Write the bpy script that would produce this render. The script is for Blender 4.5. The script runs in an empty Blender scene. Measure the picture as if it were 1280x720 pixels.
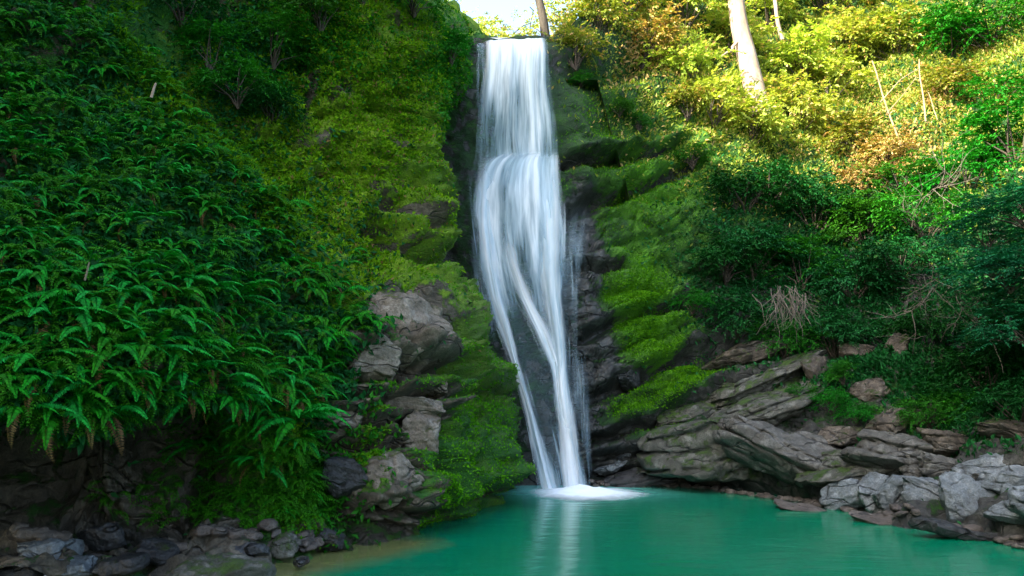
import bpy, math, random
import numpy as np
from mathutils import Vector, Matrix

random.seed(7)
RNG = np.random.default_rng(11)
scene = bpy.context.scene
COL = scene.collection

# ------------------------------------------------------------------ camera
CAM = np.array([0.0, 0.0, 1.8]); PITCH = math.radians(8.0); F = 985.0
cp, sp = math.cos(PITCH), math.sin(PITCH)

def at(px, py, Y):
    """world point on the plane y = Y seen at photo position (px, py)"""
    px = np.asarray(px, float); py = np.asarray(py, float); Y = np.asarray(Y, float)
    rx = px - 640.0; ry = F*cp - (360.0-py)*sp; rz = F*sp + (360.0-py)*cp
    t = Y/ry
    return np.stack([rx*t, Y + 0*t, CAM[2] + rz*t], axis=-1)

cam_d = bpy.data.cameras.new('camera'); cam = bpy.data.objects.new('camera', cam_d); COL.objects.link(cam)
cam.location = CAM; cam.rotation_euler = (math.radians(90)+PITCH, 0, 0)
cam_d.sensor_width = 36; cam_d.lens = 36*F/1280; cam_d.clip_end = 2000
scene.camera = cam

# ------------------------------------------------------------------ helpers
def tag(o, label=None, cat=None, group=None, kind=None):
    if label: o['label'] = label
    if cat: o['category'] = cat
    if group: o['group'] = group
    if kind: o['kind'] = kind
    return o

def link(o, parent=None):
    COL.objects.link(o)
    if parent is not None: o.parent = parent
    return o

def empty(name, loc=(0, 0, 0), rz=0.0):
    o = bpy.data.objects.new(name, None); o.empty_display_size = 0.2
    o.location = loc; o.rotation_euler = (0, 0, rz)
    return link(o)

def np_mesh(name, V, faces, mat=None, smooth=True, attrs=None, uv=None):
    """V (n,3), faces: (m,k) int array"""
    V = np.ascontiguousarray(V, dtype=np.float32); faces = np.ascontiguousarray(faces, dtype=np.int32)
    m, k = faces.shape
    me = bpy.data.meshes.new(name)
    me.vertices.add(len(V)); me.vertices.foreach_set('co', V.ravel())
    me.loops.add(m*k); me.loops.foreach_set('vertex_index', faces.ravel())
    me.polygons.add(m); me.polygons.foreach_set('loop_start', np.arange(0, m*k, k, dtype=np.int32))
    try: me.polygons.foreach_set('loop_total', np.full(m, k, dtype=np.int32))
    except Exception: pass
    if smooth: me.polygons.foreach_set('use_smooth', np.ones(m, dtype=bool))
    if uv is not None:
        l = me.uv_layers.new(name='UVMap')
        l.data.foreach_set('uv', np.ascontiguousarray(uv[faces.ravel()], dtype=np.float32).ravel())
    me.update(calc_edges=True); me.validate()
    for kname, val in (attrs or {}).items():
        a = me.attributes.new(kname, 'FLOAT', 'POINT'); a.data.foreach_set('value', np.ascontiguousarray(val, dtype=np.float32))
    if mat: me.materials.append(mat)
    return me

def mobj(name, me, parent=None, loc=None):
    o = bpy.data.objects.new(name, me)
    if loc is not None: o.location = loc
    return link(o, parent)

def grid_faces(nr, nc):
    i = np.arange(nr-1)[:, None]*nc + np.arange(nc-1)[None, :]
    i = i.ravel()
    return np.stack([i, i+1, i+nc+1, i+nc], axis=1)

# ------------------------------------------------------------------ noise
def _hash(ix, iy, iz, seed):
    h = (ix.astype(np.int64)*374761393 + iy.astype(np.int64)*668265263 + iz.astype(np.int64)*2147483647 + seed*1274126177) & 0xffffffff
    h = ((h ^ (h >> 13))*1274126177) & 0xffffffff
    h = ((h ^ (h >> 15))*2246822519) & 0xffffffff
    return ((h ^ (h >> 16)) & 0xffffff)/float(0xffffff)

def vnoise(P, seed=0):
    Pi = np.floor(P); f = P-Pi; f = f*f*f*(f*(f*6-15)+10)
    x, y, z = Pi[..., 0], Pi[..., 1], Pi[..., 2]
    fx, fy, fz = f[..., 0], f[..., 1], f[..., 2]
    r = 0
    for dx in (0, 1):
        for dy in (0, 1):
            for dz in (0, 1):
                w = (fx if dx else 1-fx)*(fy if dy else 1-fy)*(fz if dz else 1-fz)
                r = r + w*_hash(x+dx, y+dy, z+dz, seed)
    return r*2-1

def fbm(P, octv=4, seed=0, gain=0.5):
    r = 0; a = 1.0; s = 0
    for i in range(octv):
        r = r + a*vnoise(P*(2.03**i)+i*17.3, seed+i); s += a; a *= gain
    return r/s

def voronoi(P, seed=0):
    Pi = np.floor(P)
    F1 = np.full(P.shape[:-1], 9.0); F2 = F1.copy(); ID = F1*0
    for dx in (-1, 0, 1):
        for dy in (-1, 0, 1):
            for dz in (-1, 0, 1):
                c = Pi + np.array([dx, dy, dz])
                h = [_hash(c[..., 0], c[..., 1], c[..., 2], seed+k) for k in range(4)]
                q = c + np.stack(h[:3], axis=-1)*0.9+0.05
                d = np.linalg.norm(P-q, axis=-1)
                n = d < F1
                F2 = np.where(n, F1, np.minimum(F2, d)); ID = np.where(n, h[3], ID); F1 = np.where(n, d, F1)
    return F1, F2, ID

def sstep(a, b, x):
    t = np.clip((x-a)/(b-a), 0, 1); return t*t*(3-2*t)

def blob(px, py, lst):
    r = 0
    for (cx, cy, rx, ry, v) in lst:
        r = r + v*np.exp(-(((px-cx)/rx)**2 + ((py-cy)/ry)**2))
    return r

def polydist(px, py, pts):
    d = np.full(np.shape(px), 1e9)
    for (x0, y0), (x1, y1) in zip(pts[:-1], pts[1:]):
        vx, vy = x1-x0, y1-y0; L = vx*vx+vy*vy
        t = np.clip(((px-x0)*vx+(py-y0)*vy)/L, 0, 1)
        d = np.minimum(d, np.hypot(px-x0-t*vx, py-y0-t*vy))
    return d

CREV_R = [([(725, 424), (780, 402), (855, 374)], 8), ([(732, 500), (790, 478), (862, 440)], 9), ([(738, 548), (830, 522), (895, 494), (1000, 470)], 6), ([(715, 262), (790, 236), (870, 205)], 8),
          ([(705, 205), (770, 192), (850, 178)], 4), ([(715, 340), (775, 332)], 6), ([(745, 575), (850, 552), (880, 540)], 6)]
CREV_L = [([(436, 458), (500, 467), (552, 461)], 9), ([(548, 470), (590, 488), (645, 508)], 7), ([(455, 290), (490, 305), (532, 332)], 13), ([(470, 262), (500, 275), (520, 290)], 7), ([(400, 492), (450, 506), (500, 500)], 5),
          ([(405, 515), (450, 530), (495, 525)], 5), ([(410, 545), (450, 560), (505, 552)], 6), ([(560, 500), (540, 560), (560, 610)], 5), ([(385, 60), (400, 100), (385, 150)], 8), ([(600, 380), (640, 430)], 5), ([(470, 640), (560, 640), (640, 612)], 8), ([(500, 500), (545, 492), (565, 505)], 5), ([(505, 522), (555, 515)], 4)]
def crevices(px, py, lst, dep):
    d = 0
    for pts, wd in lst:
        jx = px + 5*vnoise(np.stack([px/18, py/18, 0*px], -1), 5); jy = py + 5*vnoise(np.stack([px/22, py/22, 0*px+3], -1), 6)
        d = d - dep*np.exp(-(polydist(jx, jy, pts)/wd)**2) + dep*0.45*np.exp(-(polydist(jx, jy, [(a, c-wd*2.2) for a, c in pts])/(wd*1.8))**2)
    return d
def crev_shade_mask(px, py, lst):  # strips moss along crevices to darken them: shade put into the colour
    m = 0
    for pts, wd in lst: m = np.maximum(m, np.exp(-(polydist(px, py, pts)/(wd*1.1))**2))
    return m

class RBF:
    def __init__(s, pts):
        A = np.array(pts, float); s.c = A[:, :2]/300.0; n = len(A)
        K = s.k(s.c); Pm = np.c_[np.ones(n), s.c]
        M = np.zeros((n+3, n+3)); M[:n, :n] = K + np.eye(n)*0.02; M[:n, n:] = Pm; M[n:, :n] = Pm.T
        s.w = np.linalg.solve(M, np.r_[A[:, 2], 0, 0, 0])
    def k(s, X):
        r = np.linalg.norm(X[:, None, :]-s.c[None], axis=-1); return np.where(r > 0, r*r*np.log(r+1e-9), 0)
    def __call__(s, px, py):
        sh = np.shape(px); X = np.c_[np.ravel(px), np.ravel(py)]/300.0
        return (s.k(X)@s.w[:-3] + np.c_[np.ones(len(X)), X]@s.w[-3:]).reshape(sh)

# ------------------------------------------------------------------ materials
def new_mat(name):
    m = bpy.data.materials.new(name); m.use_nodes = True
    nt = m.node_tree; nt.nodes.clear()
    out = nt.nodes.new('ShaderNodeOutputMaterial')
    return m, nt, out

class NB:
    """tiny node builder"""
    def __init__(s, nt): s.nt = nt
    def n(s, t, **kw):
        nd = s.nt.nodes.new(t)
        for k, v in kw.items(): setattr(nd, k, v)
        return nd
    def l(s, a, b): s.nt.links.new(a, b)
    def mixc(s, fac, a, b, mode='MIX'):
        m = s.n('ShaderNodeMix', data_type='RGBA', blend_type=mode)
        for sock, v in ((m.inputs[0], fac), (m.inputs[6], a), (m.inputs[7], b)):
            if hasattr(v, 'is_output'): s.l(v, sock)
            elif isinstance(v, (int, float)): sock.default_value = v
            else: sock.default_value = (*v, 1)
        return m.outputs[2]
    def math(s, op, a, b=0.0, clamp=False):
        m = s.n('ShaderNodeMath', operation=op, use_clamp=clamp)
        for sock, v in ((m.inputs[0], a), (m.inputs[1], b)):
            if hasattr(v, 'is_output'): s.l(v, sock)
            else: sock.default_value = v
        return m.outputs[0]
    def noise(s, vec, scale, detail=4, rough=0.55, dist=0.0):
        t = s.n('ShaderNodeTexNoise'); t.inputs['Scale'].default_value = scale; t.inputs['Detail'].default_value = detail
        t.inputs['Roughness'].default_value = rough; t.inputs['Distortion'].default_value = dist
        if vec is not None: s.l(vec, t.inputs['Vector'])
        return t.outputs['Fac']
    def ramp(s, fac, stops):
        r = s.n('ShaderNodeValToRGB'); e = r.color_ramp.elements
        while len(e) < len(stops): e.new(0.5)
        for el, (p, c) in zip(e, stops):
            el.position = p; el.color = (c, c, c, 1) if isinstance(c, (int, float)) else (*c, 1)
        s.l(fac, r.inputs[0]); return r.outputs[0]
    def attr(s, name):
        a = s.n('ShaderNodeAttribute'); a.attribute_name = name; return a.outputs['Fac']

def leaf_mat(name, c_lo, c_hi, trans=0.35, rough=0.5, c_odd=None, odd=0.06, tint=None, spec=0.3):
    m, nt, out = new_mat(name); b = NB(nt)
    g = b.n('ShaderNodeNewGeometry'); r = g.outputs['Random Per Island']
    tc = b.n('ShaderNodeTexCoord')
    oi = b.n('ShaderNodeObjectInfo')
    big = b.noise(g.outputs['Position'], 0.9, 3)
    f = b.math('ADD', b.math('MULTIPLY', r, 0.65), b.math('MULTIPLY', big, 0.55))
    f = b.math('SUBTRACT', f, 0.1, clamp=True)
    col = b.mixc(f, c_lo, c_hi)
    if c_odd:
        col = b.mixc(b.math('LESS_THAN', b.math('FRACT', b.math('MULTIPLY', r, 37.7)), odd), col, c_odd)
    hs = b.n('ShaderNodeHueSaturation'); b.l(col, hs.inputs['Color'])
    b.l(b.math('ADD', b.math('MULTIPLY', oi.outputs['Random'], 0.03), 0.485), hs.inputs['Hue'])
    b.l(b.math('ADD', b.math('MULTIPLY', oi.outputs['Random'], 0.45), 0.78), hs.inputs['Value'])
    col = hs.outputs[0]
    p = b.n('ShaderNodeBsdfPrincipled'); b.l(col, p.inputs['Base Color']); p.inputs['Roughness'].default_value = rough
    p.inputs['Specular IOR Level'].default_value = spec
    t = b.n('ShaderNodeBsdfTranslucent')
    tcx = b.mixc(1.0, col, tint or (1.3, 1.25, 0.5), 'MULTIPLY'); b.l(tcx, t.inputs['Color'])
    mx = b.n('ShaderNodeMixShader'); mx.inputs[0].default_value = trans
    b.l(p.outputs[0], mx.inputs[1]); b.l(t.outputs[0], mx.inputs[2]); b.l(mx.outputs[0], out.inputs[0])
    return m

def bark_mat(name, c1, c2, scale=9, rough=0.85):
    m, nt, out = new_mat(name); b = NB(nt)
    tc = b.n('ShaderNodeTexCoord'); mp = b.n('ShaderNodeMapping'); mp.inputs['Scale'].default_value = (1, 1, 0.25)
    b.l(tc.outputs['Object'], mp.inputs[0])
    n1 = b.noise(mp.outputs[0], scale, 6, 0.65, 0.4); n2 = b.noise(tc.outputs['Object'], 1.5, 3)
    f = b.math('ADD', b.math('MULTIPLY', n1, 0.8), b.math('MULTIPLY', n2, 0.3))
    col = b.ramp(f, [(0.38, c1), (0.68, c2)])
    p = b.n('ShaderNodeBsdfPrincipled'); b.l(col, p.inputs['Base Color']); p.inputs['Roughness'].default_value = rough
    bp = b.n('ShaderNodeBump'); bp.inputs['Strength'].default_value = 0.6; bp.inputs['Distance'].default_value = 0.03
    b.l(n1, bp.inputs['Height']); b.l(bp.outputs[0], p.inputs['Normal']); b.l(p.outputs[0], out.inputs[0])
    return m

def rock_mat(name, c1, c2, c3, moss=None, moss_lo=(0.02, 0.06, 0.006), moss_hi=(0.09, 0.16, 0.008), sheet=False,
             crack=2.2, rough=0.75, lichen=0.0):
    """moss: number (threshold on noise) for loose rocks, or attribute driven when sheet"""
    m, nt, out = new_mat(name); b = NB(nt)
    g = b.n('ShaderNodeNewGeometry'); pos = g.outputs['Position']
    n1 = b.noise(pos, 1.3, 6, 0.6, 0.5); n2 = b.noise(pos, 7.0, 8, 0.68, 0.3); n3 = b.noise(pos, 38.0, 4, 0.7)
    base = b.ramp(b.math('ADD', b.math('MULTIPLY', n1, 0.45), b.math('MULTIPLY', n2, 0.55)), [(0.34, c1), (0.5, c2), (0.64, c3)])
    base = b.mixc(b.ramp(n3, [(0.35, 0.5), (0.6, 0.0)]), base, (0.02, 0.018, 0.014))
    # cracks
    mp = b.n('ShaderNodeMapping'); mp.inputs['Rotation'].default_value = (0.0, -0.38, 0.3); mp.inputs['Scale'].default_value = (0.45, 0.6, 1.5)
    wn = b.n('ShaderNodeTexNoise'); wn.inputs['Scale'].default_value = 1.7; b.l(pos, wn.inputs['Vector'])
    add = b.n('ShaderNodeVectorMath', operation='MULTIPLY_ADD'); b.l(wn.outputs['Color'], add.inputs[0]); add.inputs[1].default_value = (0.6, 0.6, 0.6); b.l(pos, add.inputs[2])
    b.l(add.outputs[0], mp.inputs[0])
    vo = b.n('ShaderNodeTexVoronoi', feature='DISTANCE_TO_EDGE'); vo.inputs['Scale'].default_value = crack; b.l(mp.outputs[0], vo.inputs['Vector'])
    ck = b.ramp(vo.outputs['Distance'], [(0.0, 0.0), (0.045, 1.0)])
    ckm = b.math('MULTIPLY', b.math('SUBTRACT', 1.0, ck), b.ramp(n1, [(0.42, 0.0), (0.56, 1.0)]))
    base = b.mixc(b.math('MULTIPLY', ckm, 0.85), base, (0.012, 0.011, 0.009))
    if lichen > 0:
        l1 = b.noise(pos, 4.3, 8, 0.75, 0.2)
        base = b.mixc(b.math('MULTIPLY', b.ramp(l1, [(0.55, 0.0), (0.6, 1.0)]), lichen), base, (0.32, 0.33, 0.29))
    mossn = b.noise(pos, 3.2, 8, 0.72, 0.3)
    sepn = b.n('ShaderNodeSeparateXYZ'); b.l(g.outputs['Normal'], sepn.inputs[0])
    if sheet:
        mk = b.math('ADD', b.attr('moss'), b.math('MULTIPLY', b.math('SUBTRACT', mossn, 0.5), 3.4))
        mk = b.math('ADD', mk, b.math('MULTIPLY', sepn.outputs[2], 0.25))
        mk = b.ramp(mk, [(0.28, 0.0), (0.55, 1.0)])
        tone = b.math('ADD', b.attr('tone'), b.math('MULTIPLY', b.math('SUBTRACT', b.noise(pos, 2.1, 5, 0.65), 0.5), 1.6), clamp=True)
    else:
        mk = b.math('ADD', moss or 0.0, b.math('MULTIPLY', b.math('SUBTRACT', mossn, 0.5), 2.4))
        mk = b.math('ADD', mk, b.math('MULTIPLY', sepn.outputs[2], 0.2))
        mk = b.ramp(mk, [(0.45, 0.0), (0.68, 1.0)])
        tone = b.noise(pos, 2.6, 5, 0.65)
    mcol = b.mixc(tone, moss_lo, moss_hi)
    mcol = b.mixc(b.ramp(n3, [(0.3, 0.45), (0.6, 0.0)]), mcol, (0.01, 0.016, 0.004))
    col = b.mixc(mk, base, mcol)
    p = b.n('ShaderNodeBsdfPrincipled'); b.l(col, p.inputs['Base Color'])
    if sheet:
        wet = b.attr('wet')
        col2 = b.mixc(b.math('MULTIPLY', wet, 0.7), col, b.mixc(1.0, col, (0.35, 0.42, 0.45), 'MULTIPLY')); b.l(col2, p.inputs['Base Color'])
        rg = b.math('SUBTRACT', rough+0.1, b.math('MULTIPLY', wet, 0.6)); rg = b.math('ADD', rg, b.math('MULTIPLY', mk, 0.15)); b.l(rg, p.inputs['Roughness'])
    else:
        b.l(b.math('ADD', b.math('MULTIPLY', mk, 0.2), rough-0.1), p.inputs['Roughness'])
    h = b.math('ADD', b.math('MULTIPLY', n2, 0.5), b.math('MULTIPLY', n3, 0.22))
    h = b.math('SUBTRACT', h, b.math('MULTIPLY', ckm, 0.5))
    mf = b.noise(pos, 26.0, 5, 0.75)
    h = b.math('ADD', h, b.math('MULTIPLY', b.math('MULTIPLY', mk, mf), 0.9))
    bp = b.n('ShaderNodeBump'); bp.inputs['Strength'].default_value = 0.9; bp.inputs['Distance'].default_value = 0.09
    b.l(h, bp.inputs['Height']); b.l(bp.outputs[0], p.inputs['Normal']); b.l(p.outputs[0], out.inputs[0])
    return m

M = {}
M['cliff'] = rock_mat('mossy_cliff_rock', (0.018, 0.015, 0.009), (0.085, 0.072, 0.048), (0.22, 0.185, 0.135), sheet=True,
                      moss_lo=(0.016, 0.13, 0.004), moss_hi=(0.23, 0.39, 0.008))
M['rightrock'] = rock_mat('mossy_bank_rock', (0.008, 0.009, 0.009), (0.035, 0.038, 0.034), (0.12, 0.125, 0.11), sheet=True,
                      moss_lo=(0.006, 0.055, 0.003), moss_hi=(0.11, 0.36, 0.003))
M['rock_pale'] = rock_mat('pale_bank_rock', (0.035, 0.034, 0.028), (0.085, 0.085, 0.075), (0.19, 0.195, 0.18), moss=0.05, lichen=0.25)
M['rock_blue'] = rock_mat('blue_grey_rock', (0.06, 0.072, 0.078), (0.145, 0.175, 0.19), (0.30, 0.34, 0.36), moss=-0.4, lichen=0.12)
M['rock_green'] = rock_mat('mossy_slab_rock', (0.035, 0.036, 0.028), (0.08, 0.082, 0.065), (0.16, 0.165, 0.14), moss=0.34, lichen=0.3, moss_lo=(0.02, 0.06, 0.01), moss_hi=(0.09, 0.17, 0.012))
M['rock_brown'] = rock_mat('brown_cliff_rock', (0.075, 0.062, 0.045), (0.19, 0.16, 0.12), (0.34, 0.30, 0.235), moss=0.2, lichen=0.25, moss_lo=(0.04, 0.07, 0.006), moss_hi=(0.15, 0.2, 0.012))
M['rock_earth'] = rock_mat('earthy_bank_rock', (0.03, 0.024, 0.017), (0.075, 0.062, 0.046), (0.16, 0.135, 0.105), moss=0.22, lichen=0.2)
M['rock_dark'] = rock_mat('dark_wet_rock', (0.008, 0.009, 0.010), (0.024, 0.027, 0.03), (0.07, 0.08, 0.09), moss=0.1, rough=0.5)
M['pebble'] = rock_mat('shore_stone', (0.04, 0.033, 0.028), (0.09, 0.075, 0.062), (0.19, 0.165, 0.145), moss=-0.6)
M['frond'] = leaf_mat('fern_frond_leaf', (0.002, 0.06, 0.004), (0.012, 0.34, 0.018), trans=0.28, rough=0.55, spec=.1)
M['frond_far'] = leaf_mat('small_fern_leaf', (0.003, 0.06, 0.003), (0.03, 0.32, 0.008), trans=0.28, rough=0.55, spec=.1)
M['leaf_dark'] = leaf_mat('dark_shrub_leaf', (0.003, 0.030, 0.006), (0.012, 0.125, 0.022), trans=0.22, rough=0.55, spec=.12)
M['leaf_mid'] = leaf_mat('mid_green_leaf', (0.005, 0.06, 0.004), (0.032, 0.22, 0.012), trans=0.3, rough=0.55, spec=.12)
M['leaf_teal'] = leaf_mat('blue_green_leaf', (0.003, 0.06, 0.026), (0.012, 0.19, 0.075), trans=0.22, rough=0.5, spec=.2, tint=(1.1, 1.2, .8))
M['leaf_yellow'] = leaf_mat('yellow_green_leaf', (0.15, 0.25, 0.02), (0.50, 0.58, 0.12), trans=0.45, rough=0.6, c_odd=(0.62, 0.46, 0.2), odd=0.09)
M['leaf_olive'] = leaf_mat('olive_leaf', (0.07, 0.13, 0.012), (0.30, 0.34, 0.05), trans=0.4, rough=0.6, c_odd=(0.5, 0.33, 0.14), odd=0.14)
M['leaf_dry'] = leaf_mat('dry_brown_leaf', (0.25, 0.15, 0.05), (0.6, 0.42, 0.16), trans=0.25, rough=0.7, c_odd=(0.16, 0.2, 0.03), odd=0.3)
M['moss_tuft'] = leaf_mat('moss_tuft_blade', (0.035, 0.14, 0.003), (0.22, 0.38, 0.008), trans=0.3, rough=0.8, c_odd=(0.2, 0.13, 0.05), odd=0.06, spec=0.1)
M['moss_green'] = leaf_mat('green_moss_blade', (0.015, 0.11, 0.004), (0.13, 0.36, 0.006), trans=0.3, rough=0.8, spec=0.1)
M['bark'] = bark_mat('brown_bark', (0.018, 0.013, 0.009), (0.07, 0.055, 0.04))
M['bark_pale'] = bark_mat('pale_bark', (0.17, 0.12, 0.085), (0.42, 0.33, 0.25), scale=5)
M['twig'] = bark_mat('grey_twig_bark', (0.05, 0.042, 0.03), (0.16, 0.14, 0.11), scale=14)
M['twig_tan'] = bark_mat('tan_twig_bark', (0.16, 0.11, 0.06), (0.36, 0.27, 0.16), scale=14)

# ------------------------------------------------------------------ terrain sheets
class Sheet:
    """a terrain surface: grid of points, each with its own distance, displaced along its normal"""
    def __init__(s, pxg, pyg, Y, disp_fn, attr_fn):
        s.px, s.py = pxg, pyg
        P = at(pxg, pyg, Y)
        N = s.normals(P)
        d = disp_fn(pxg, pyg, P)
        s.P = P + N*d[..., None]
        s.N = s.normals(s.P)
        s.attrs = attr_fn(pxg, pyg, s.P, s.N)
        s.nr, s.nc = pxg.shape
    @staticmethod
    def normals(P):
        a = np.gradient(P, axis=1); b = np.gradient(P, axis=0)
        n = np.cross(b, a); n /= np.linalg.norm(n, axis=-1, keepdims=True)+1e-9
        flip = np.sum(n*(P-CAM), axis=-1) > 0
        n[flip] *= -1
        return n
    def setup_lookup(s):
        s.Ns = s.N.copy()
        for _ in range(8):   # smoothed normals for placing plants
            s.Ns[1:-1, 1:-1] = (s.Ns[1:-1, 1:-1]*2+s.Ns[:-2, 1:-1]+s.Ns[2:, 1:-1]+s.Ns[1:-1, :-2]+s.Ns[1:-1, 2:])/6
        s.Ns /= np.linalg.norm(s.Ns, axis=-1, keepdims=True)
    def build(s, name, mat):
        V = s.P.reshape(-1, 3)
        me = np_mesh(name, V, grid_faces(s.nr, s.nc)[:, ::-1], mat, attrs={k: v.ravel() for k, v in s.attrs.items()})
        o = mobj(name, me); tag(o, kind='structure'); return o

STEP = 2.6
# ---- left cliff
L_pts = [(-420,-360,8.5),(0,-360,12.5),(300,-360,16),(600,-360,20),
 (-420,0,5.6),(0,0,9.3),(160,0,10.8),(300,0,12.2),(420,0,13.6),(540,0,16.8),
 (-420,200,4.8),(0,200,7.9),(200,200,9.6),(330,200,10.9),(450,200,12.9),(560,200,16.0),
 (0,330,7.1),(200,330,8.5),(380,330,10.4),(480,330,11.9),(570,330,14.2),
 (-420,420,4.4),(0,420,6.7),(200,420,8.0),(350,420,9.5),(440,420,10.9),(560,420,12.2),(620,420,13.5),
 (0,510,6.6),(200,510,7.9),(350,510,9.3),(440,510,10.5),(560,510,11.4),(650,510,12.2),
 (-420,600,6.0),(0,600,8.7),(200,600,9.3),(350,600,9.9),(450,600,10.2),(560,600,10.9),(650,600,11.2),
 (0,665,8.8),(200,665,9.1),(350,665,9.7),(450,665,10.25),(560,665,10.7),
 (-420,760,7.0),(0,760,7.6),(300,760,8.6),(400,700,9.9),(450,760,10.6),(560,760,11.4),(700,760,12)]
rbfL = RBF(L_pts)
nc = int(1130/STEP); nr = int(1120/STEP)
uL = np.linspace(-420, 710, nc)
topL = np.interp(uL, [-420, 250, 420, 500, 545, 590, 710], [-360, -360, -190, -75, -10, 38, 52])
pxg = np.repeat(uL[None, :], nr, 0); pyg = topL[None, :] + (760-topL[None, :])*np.linspace(0, 1, nr)[:, None]
YL = rbfL(pxg, pyg)
edge = np.interp(pyg, [-360, -100, 0, 30, 50, 120, 200, 300, 400, 500, 560, 610, 760], [380, 470, 528, 572, 592, 590, 586, 588, 604, 636, 652, 660, 664])
wrap = np.interp(pyg, [-360, 0, 200, 400, 500, 600], [60, 50, 60, 100, 130, 155])
tt = np.clip((pxg-(edge-wrap))/wrap, 0, 1); back = np.interp(pyg, [-360, 0, 50, 700], [22, 20.5, 19, 18.2])
YL = YL + np.maximum(back-YL, 0.5)*(1-np.sqrt(1-tt**2*0.9999))
YL = YL + np.clip(pxg-edge, 0, 200)*0.02
# dark gully between the near fern slope and the far mossy cliff
dl = (pxg-140)*0.83 - (pyg+40)*0.56
stepm = sstep(430, 330, pyg)
YL = YL + 1.7*sstep(-5, 34, dl)*stepm*sstep(260, 60, dl)*0.9

RIDGE_Y = [0, 60, 170, 260, 340, 410, 500, 560]; RIDGE_X = [545, 548, 546, 544, 556, 588, 634, 655]
def L_disp(px, py, P):
    d = fbm(P*0.5, 3, 3)*0.5 + fbm(P*1.7, 4, 5)*(0.30-0.12*sstep(500, 580, px)) + fbm(P*6, 3, 9)*0.07
    d += 0.22*(0.5-np.abs(fbm(P*np.array([1.0, 1.0, 2.2]), 3, 15))*2.2)
    pit = sstep(0.18, 0.42, fbm(P*np.array([1.3, 1.3, 1.9]), 4, 19))
    d -= pit*0.34*(1-0.75*sstep(500, 570, px))
    d += blob(px, py, [(560, 570, 50, 60, .3), (545, 400, 40, 50, .15), (490, 420, 60, 40, .2), (430, 200, 60, 60, .25), (520, 200, 30, 90, .2)])
    rx = np.interp(py, RIDGE_Y, RIDGE_X) + 7*vnoise(np.stack([py/30, 0*py, 0*py+2], -1), 8)
    rec = sstep(-4, 14, px-rx)*sstep(90, 190, py)*sstep(520, 430, py)
    d -= rec*0.75; d += 0.28*np.exp(-((px-rx+22)/20)**2)*sstep(0, 60, py)*sstep(540, 460, py)
    wetm = np.clip(blob(px, py, [(562, 300, 30, 170, 1.2)]), 0, 1)
    d += wetm*0.22*np.abs(fbm(P*np.array([3.0, 2.0, 0.8]), 3, 16))
    rocky = np.clip(blob(px, py, [(490, 520, 90, 130, 1.2), (500, 410, 80, 60, 0.6), (130, 650, 200, 60, 0.9), (430, 150, 70, 120, 0.6), (560, 300, 40, 140, .8), (350, 680, 150, 40, .6)]), 0, 1)
    Q = P.copy(); Q = Q + 0.3*np.stack([fbm(P*1.1, 2, 31), fbm(P*1.1, 2, 32), fbm(P*1.1, 2, 33)], -1)
    F1, F2, ID = voronoi(Q*np.array([1.1, 1.1, 2.6]), 21)
    d += rocky*((ID-0.5)*0.32 - 0.22*np.exp(-((F2-F1)/0.09)**2))
    F1, F2, ID = voronoi(Q*np.array([2.9, 2.9, 6.0]), 22)
    d += (0.25+rocky*0.75)*((ID-0.5)*0.10 - 0.07*np.exp(-((F2-F1)/0.1)**2))
    def gr(pts, w, dep): return -dep*np.exp(-(polydist(px, py, pts)/w)**2)
    d += crevices(px, py, CREV_L, 0.5)
    d += gr([(150, 0), (205, 50), (250, 110), (300, 150)], 22, 1.1)
    d += gr([(455, 290), (490, 305), (530, 330)], 14, 0.55)
    d += gr([(405, 470), (395, 560), (420, 650)], 22, 0.55)
    d += gr([(430, 655), (520, 668), (600, 655), (660, 628)], 14, 0.35)
    d += gr([(355, 0), (385, 60)], 12, 0.4)
    d += gr([(-100, 600), (60, 600), (200, 580), (270, 590)], 46, 1.3)
    return d
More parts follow.
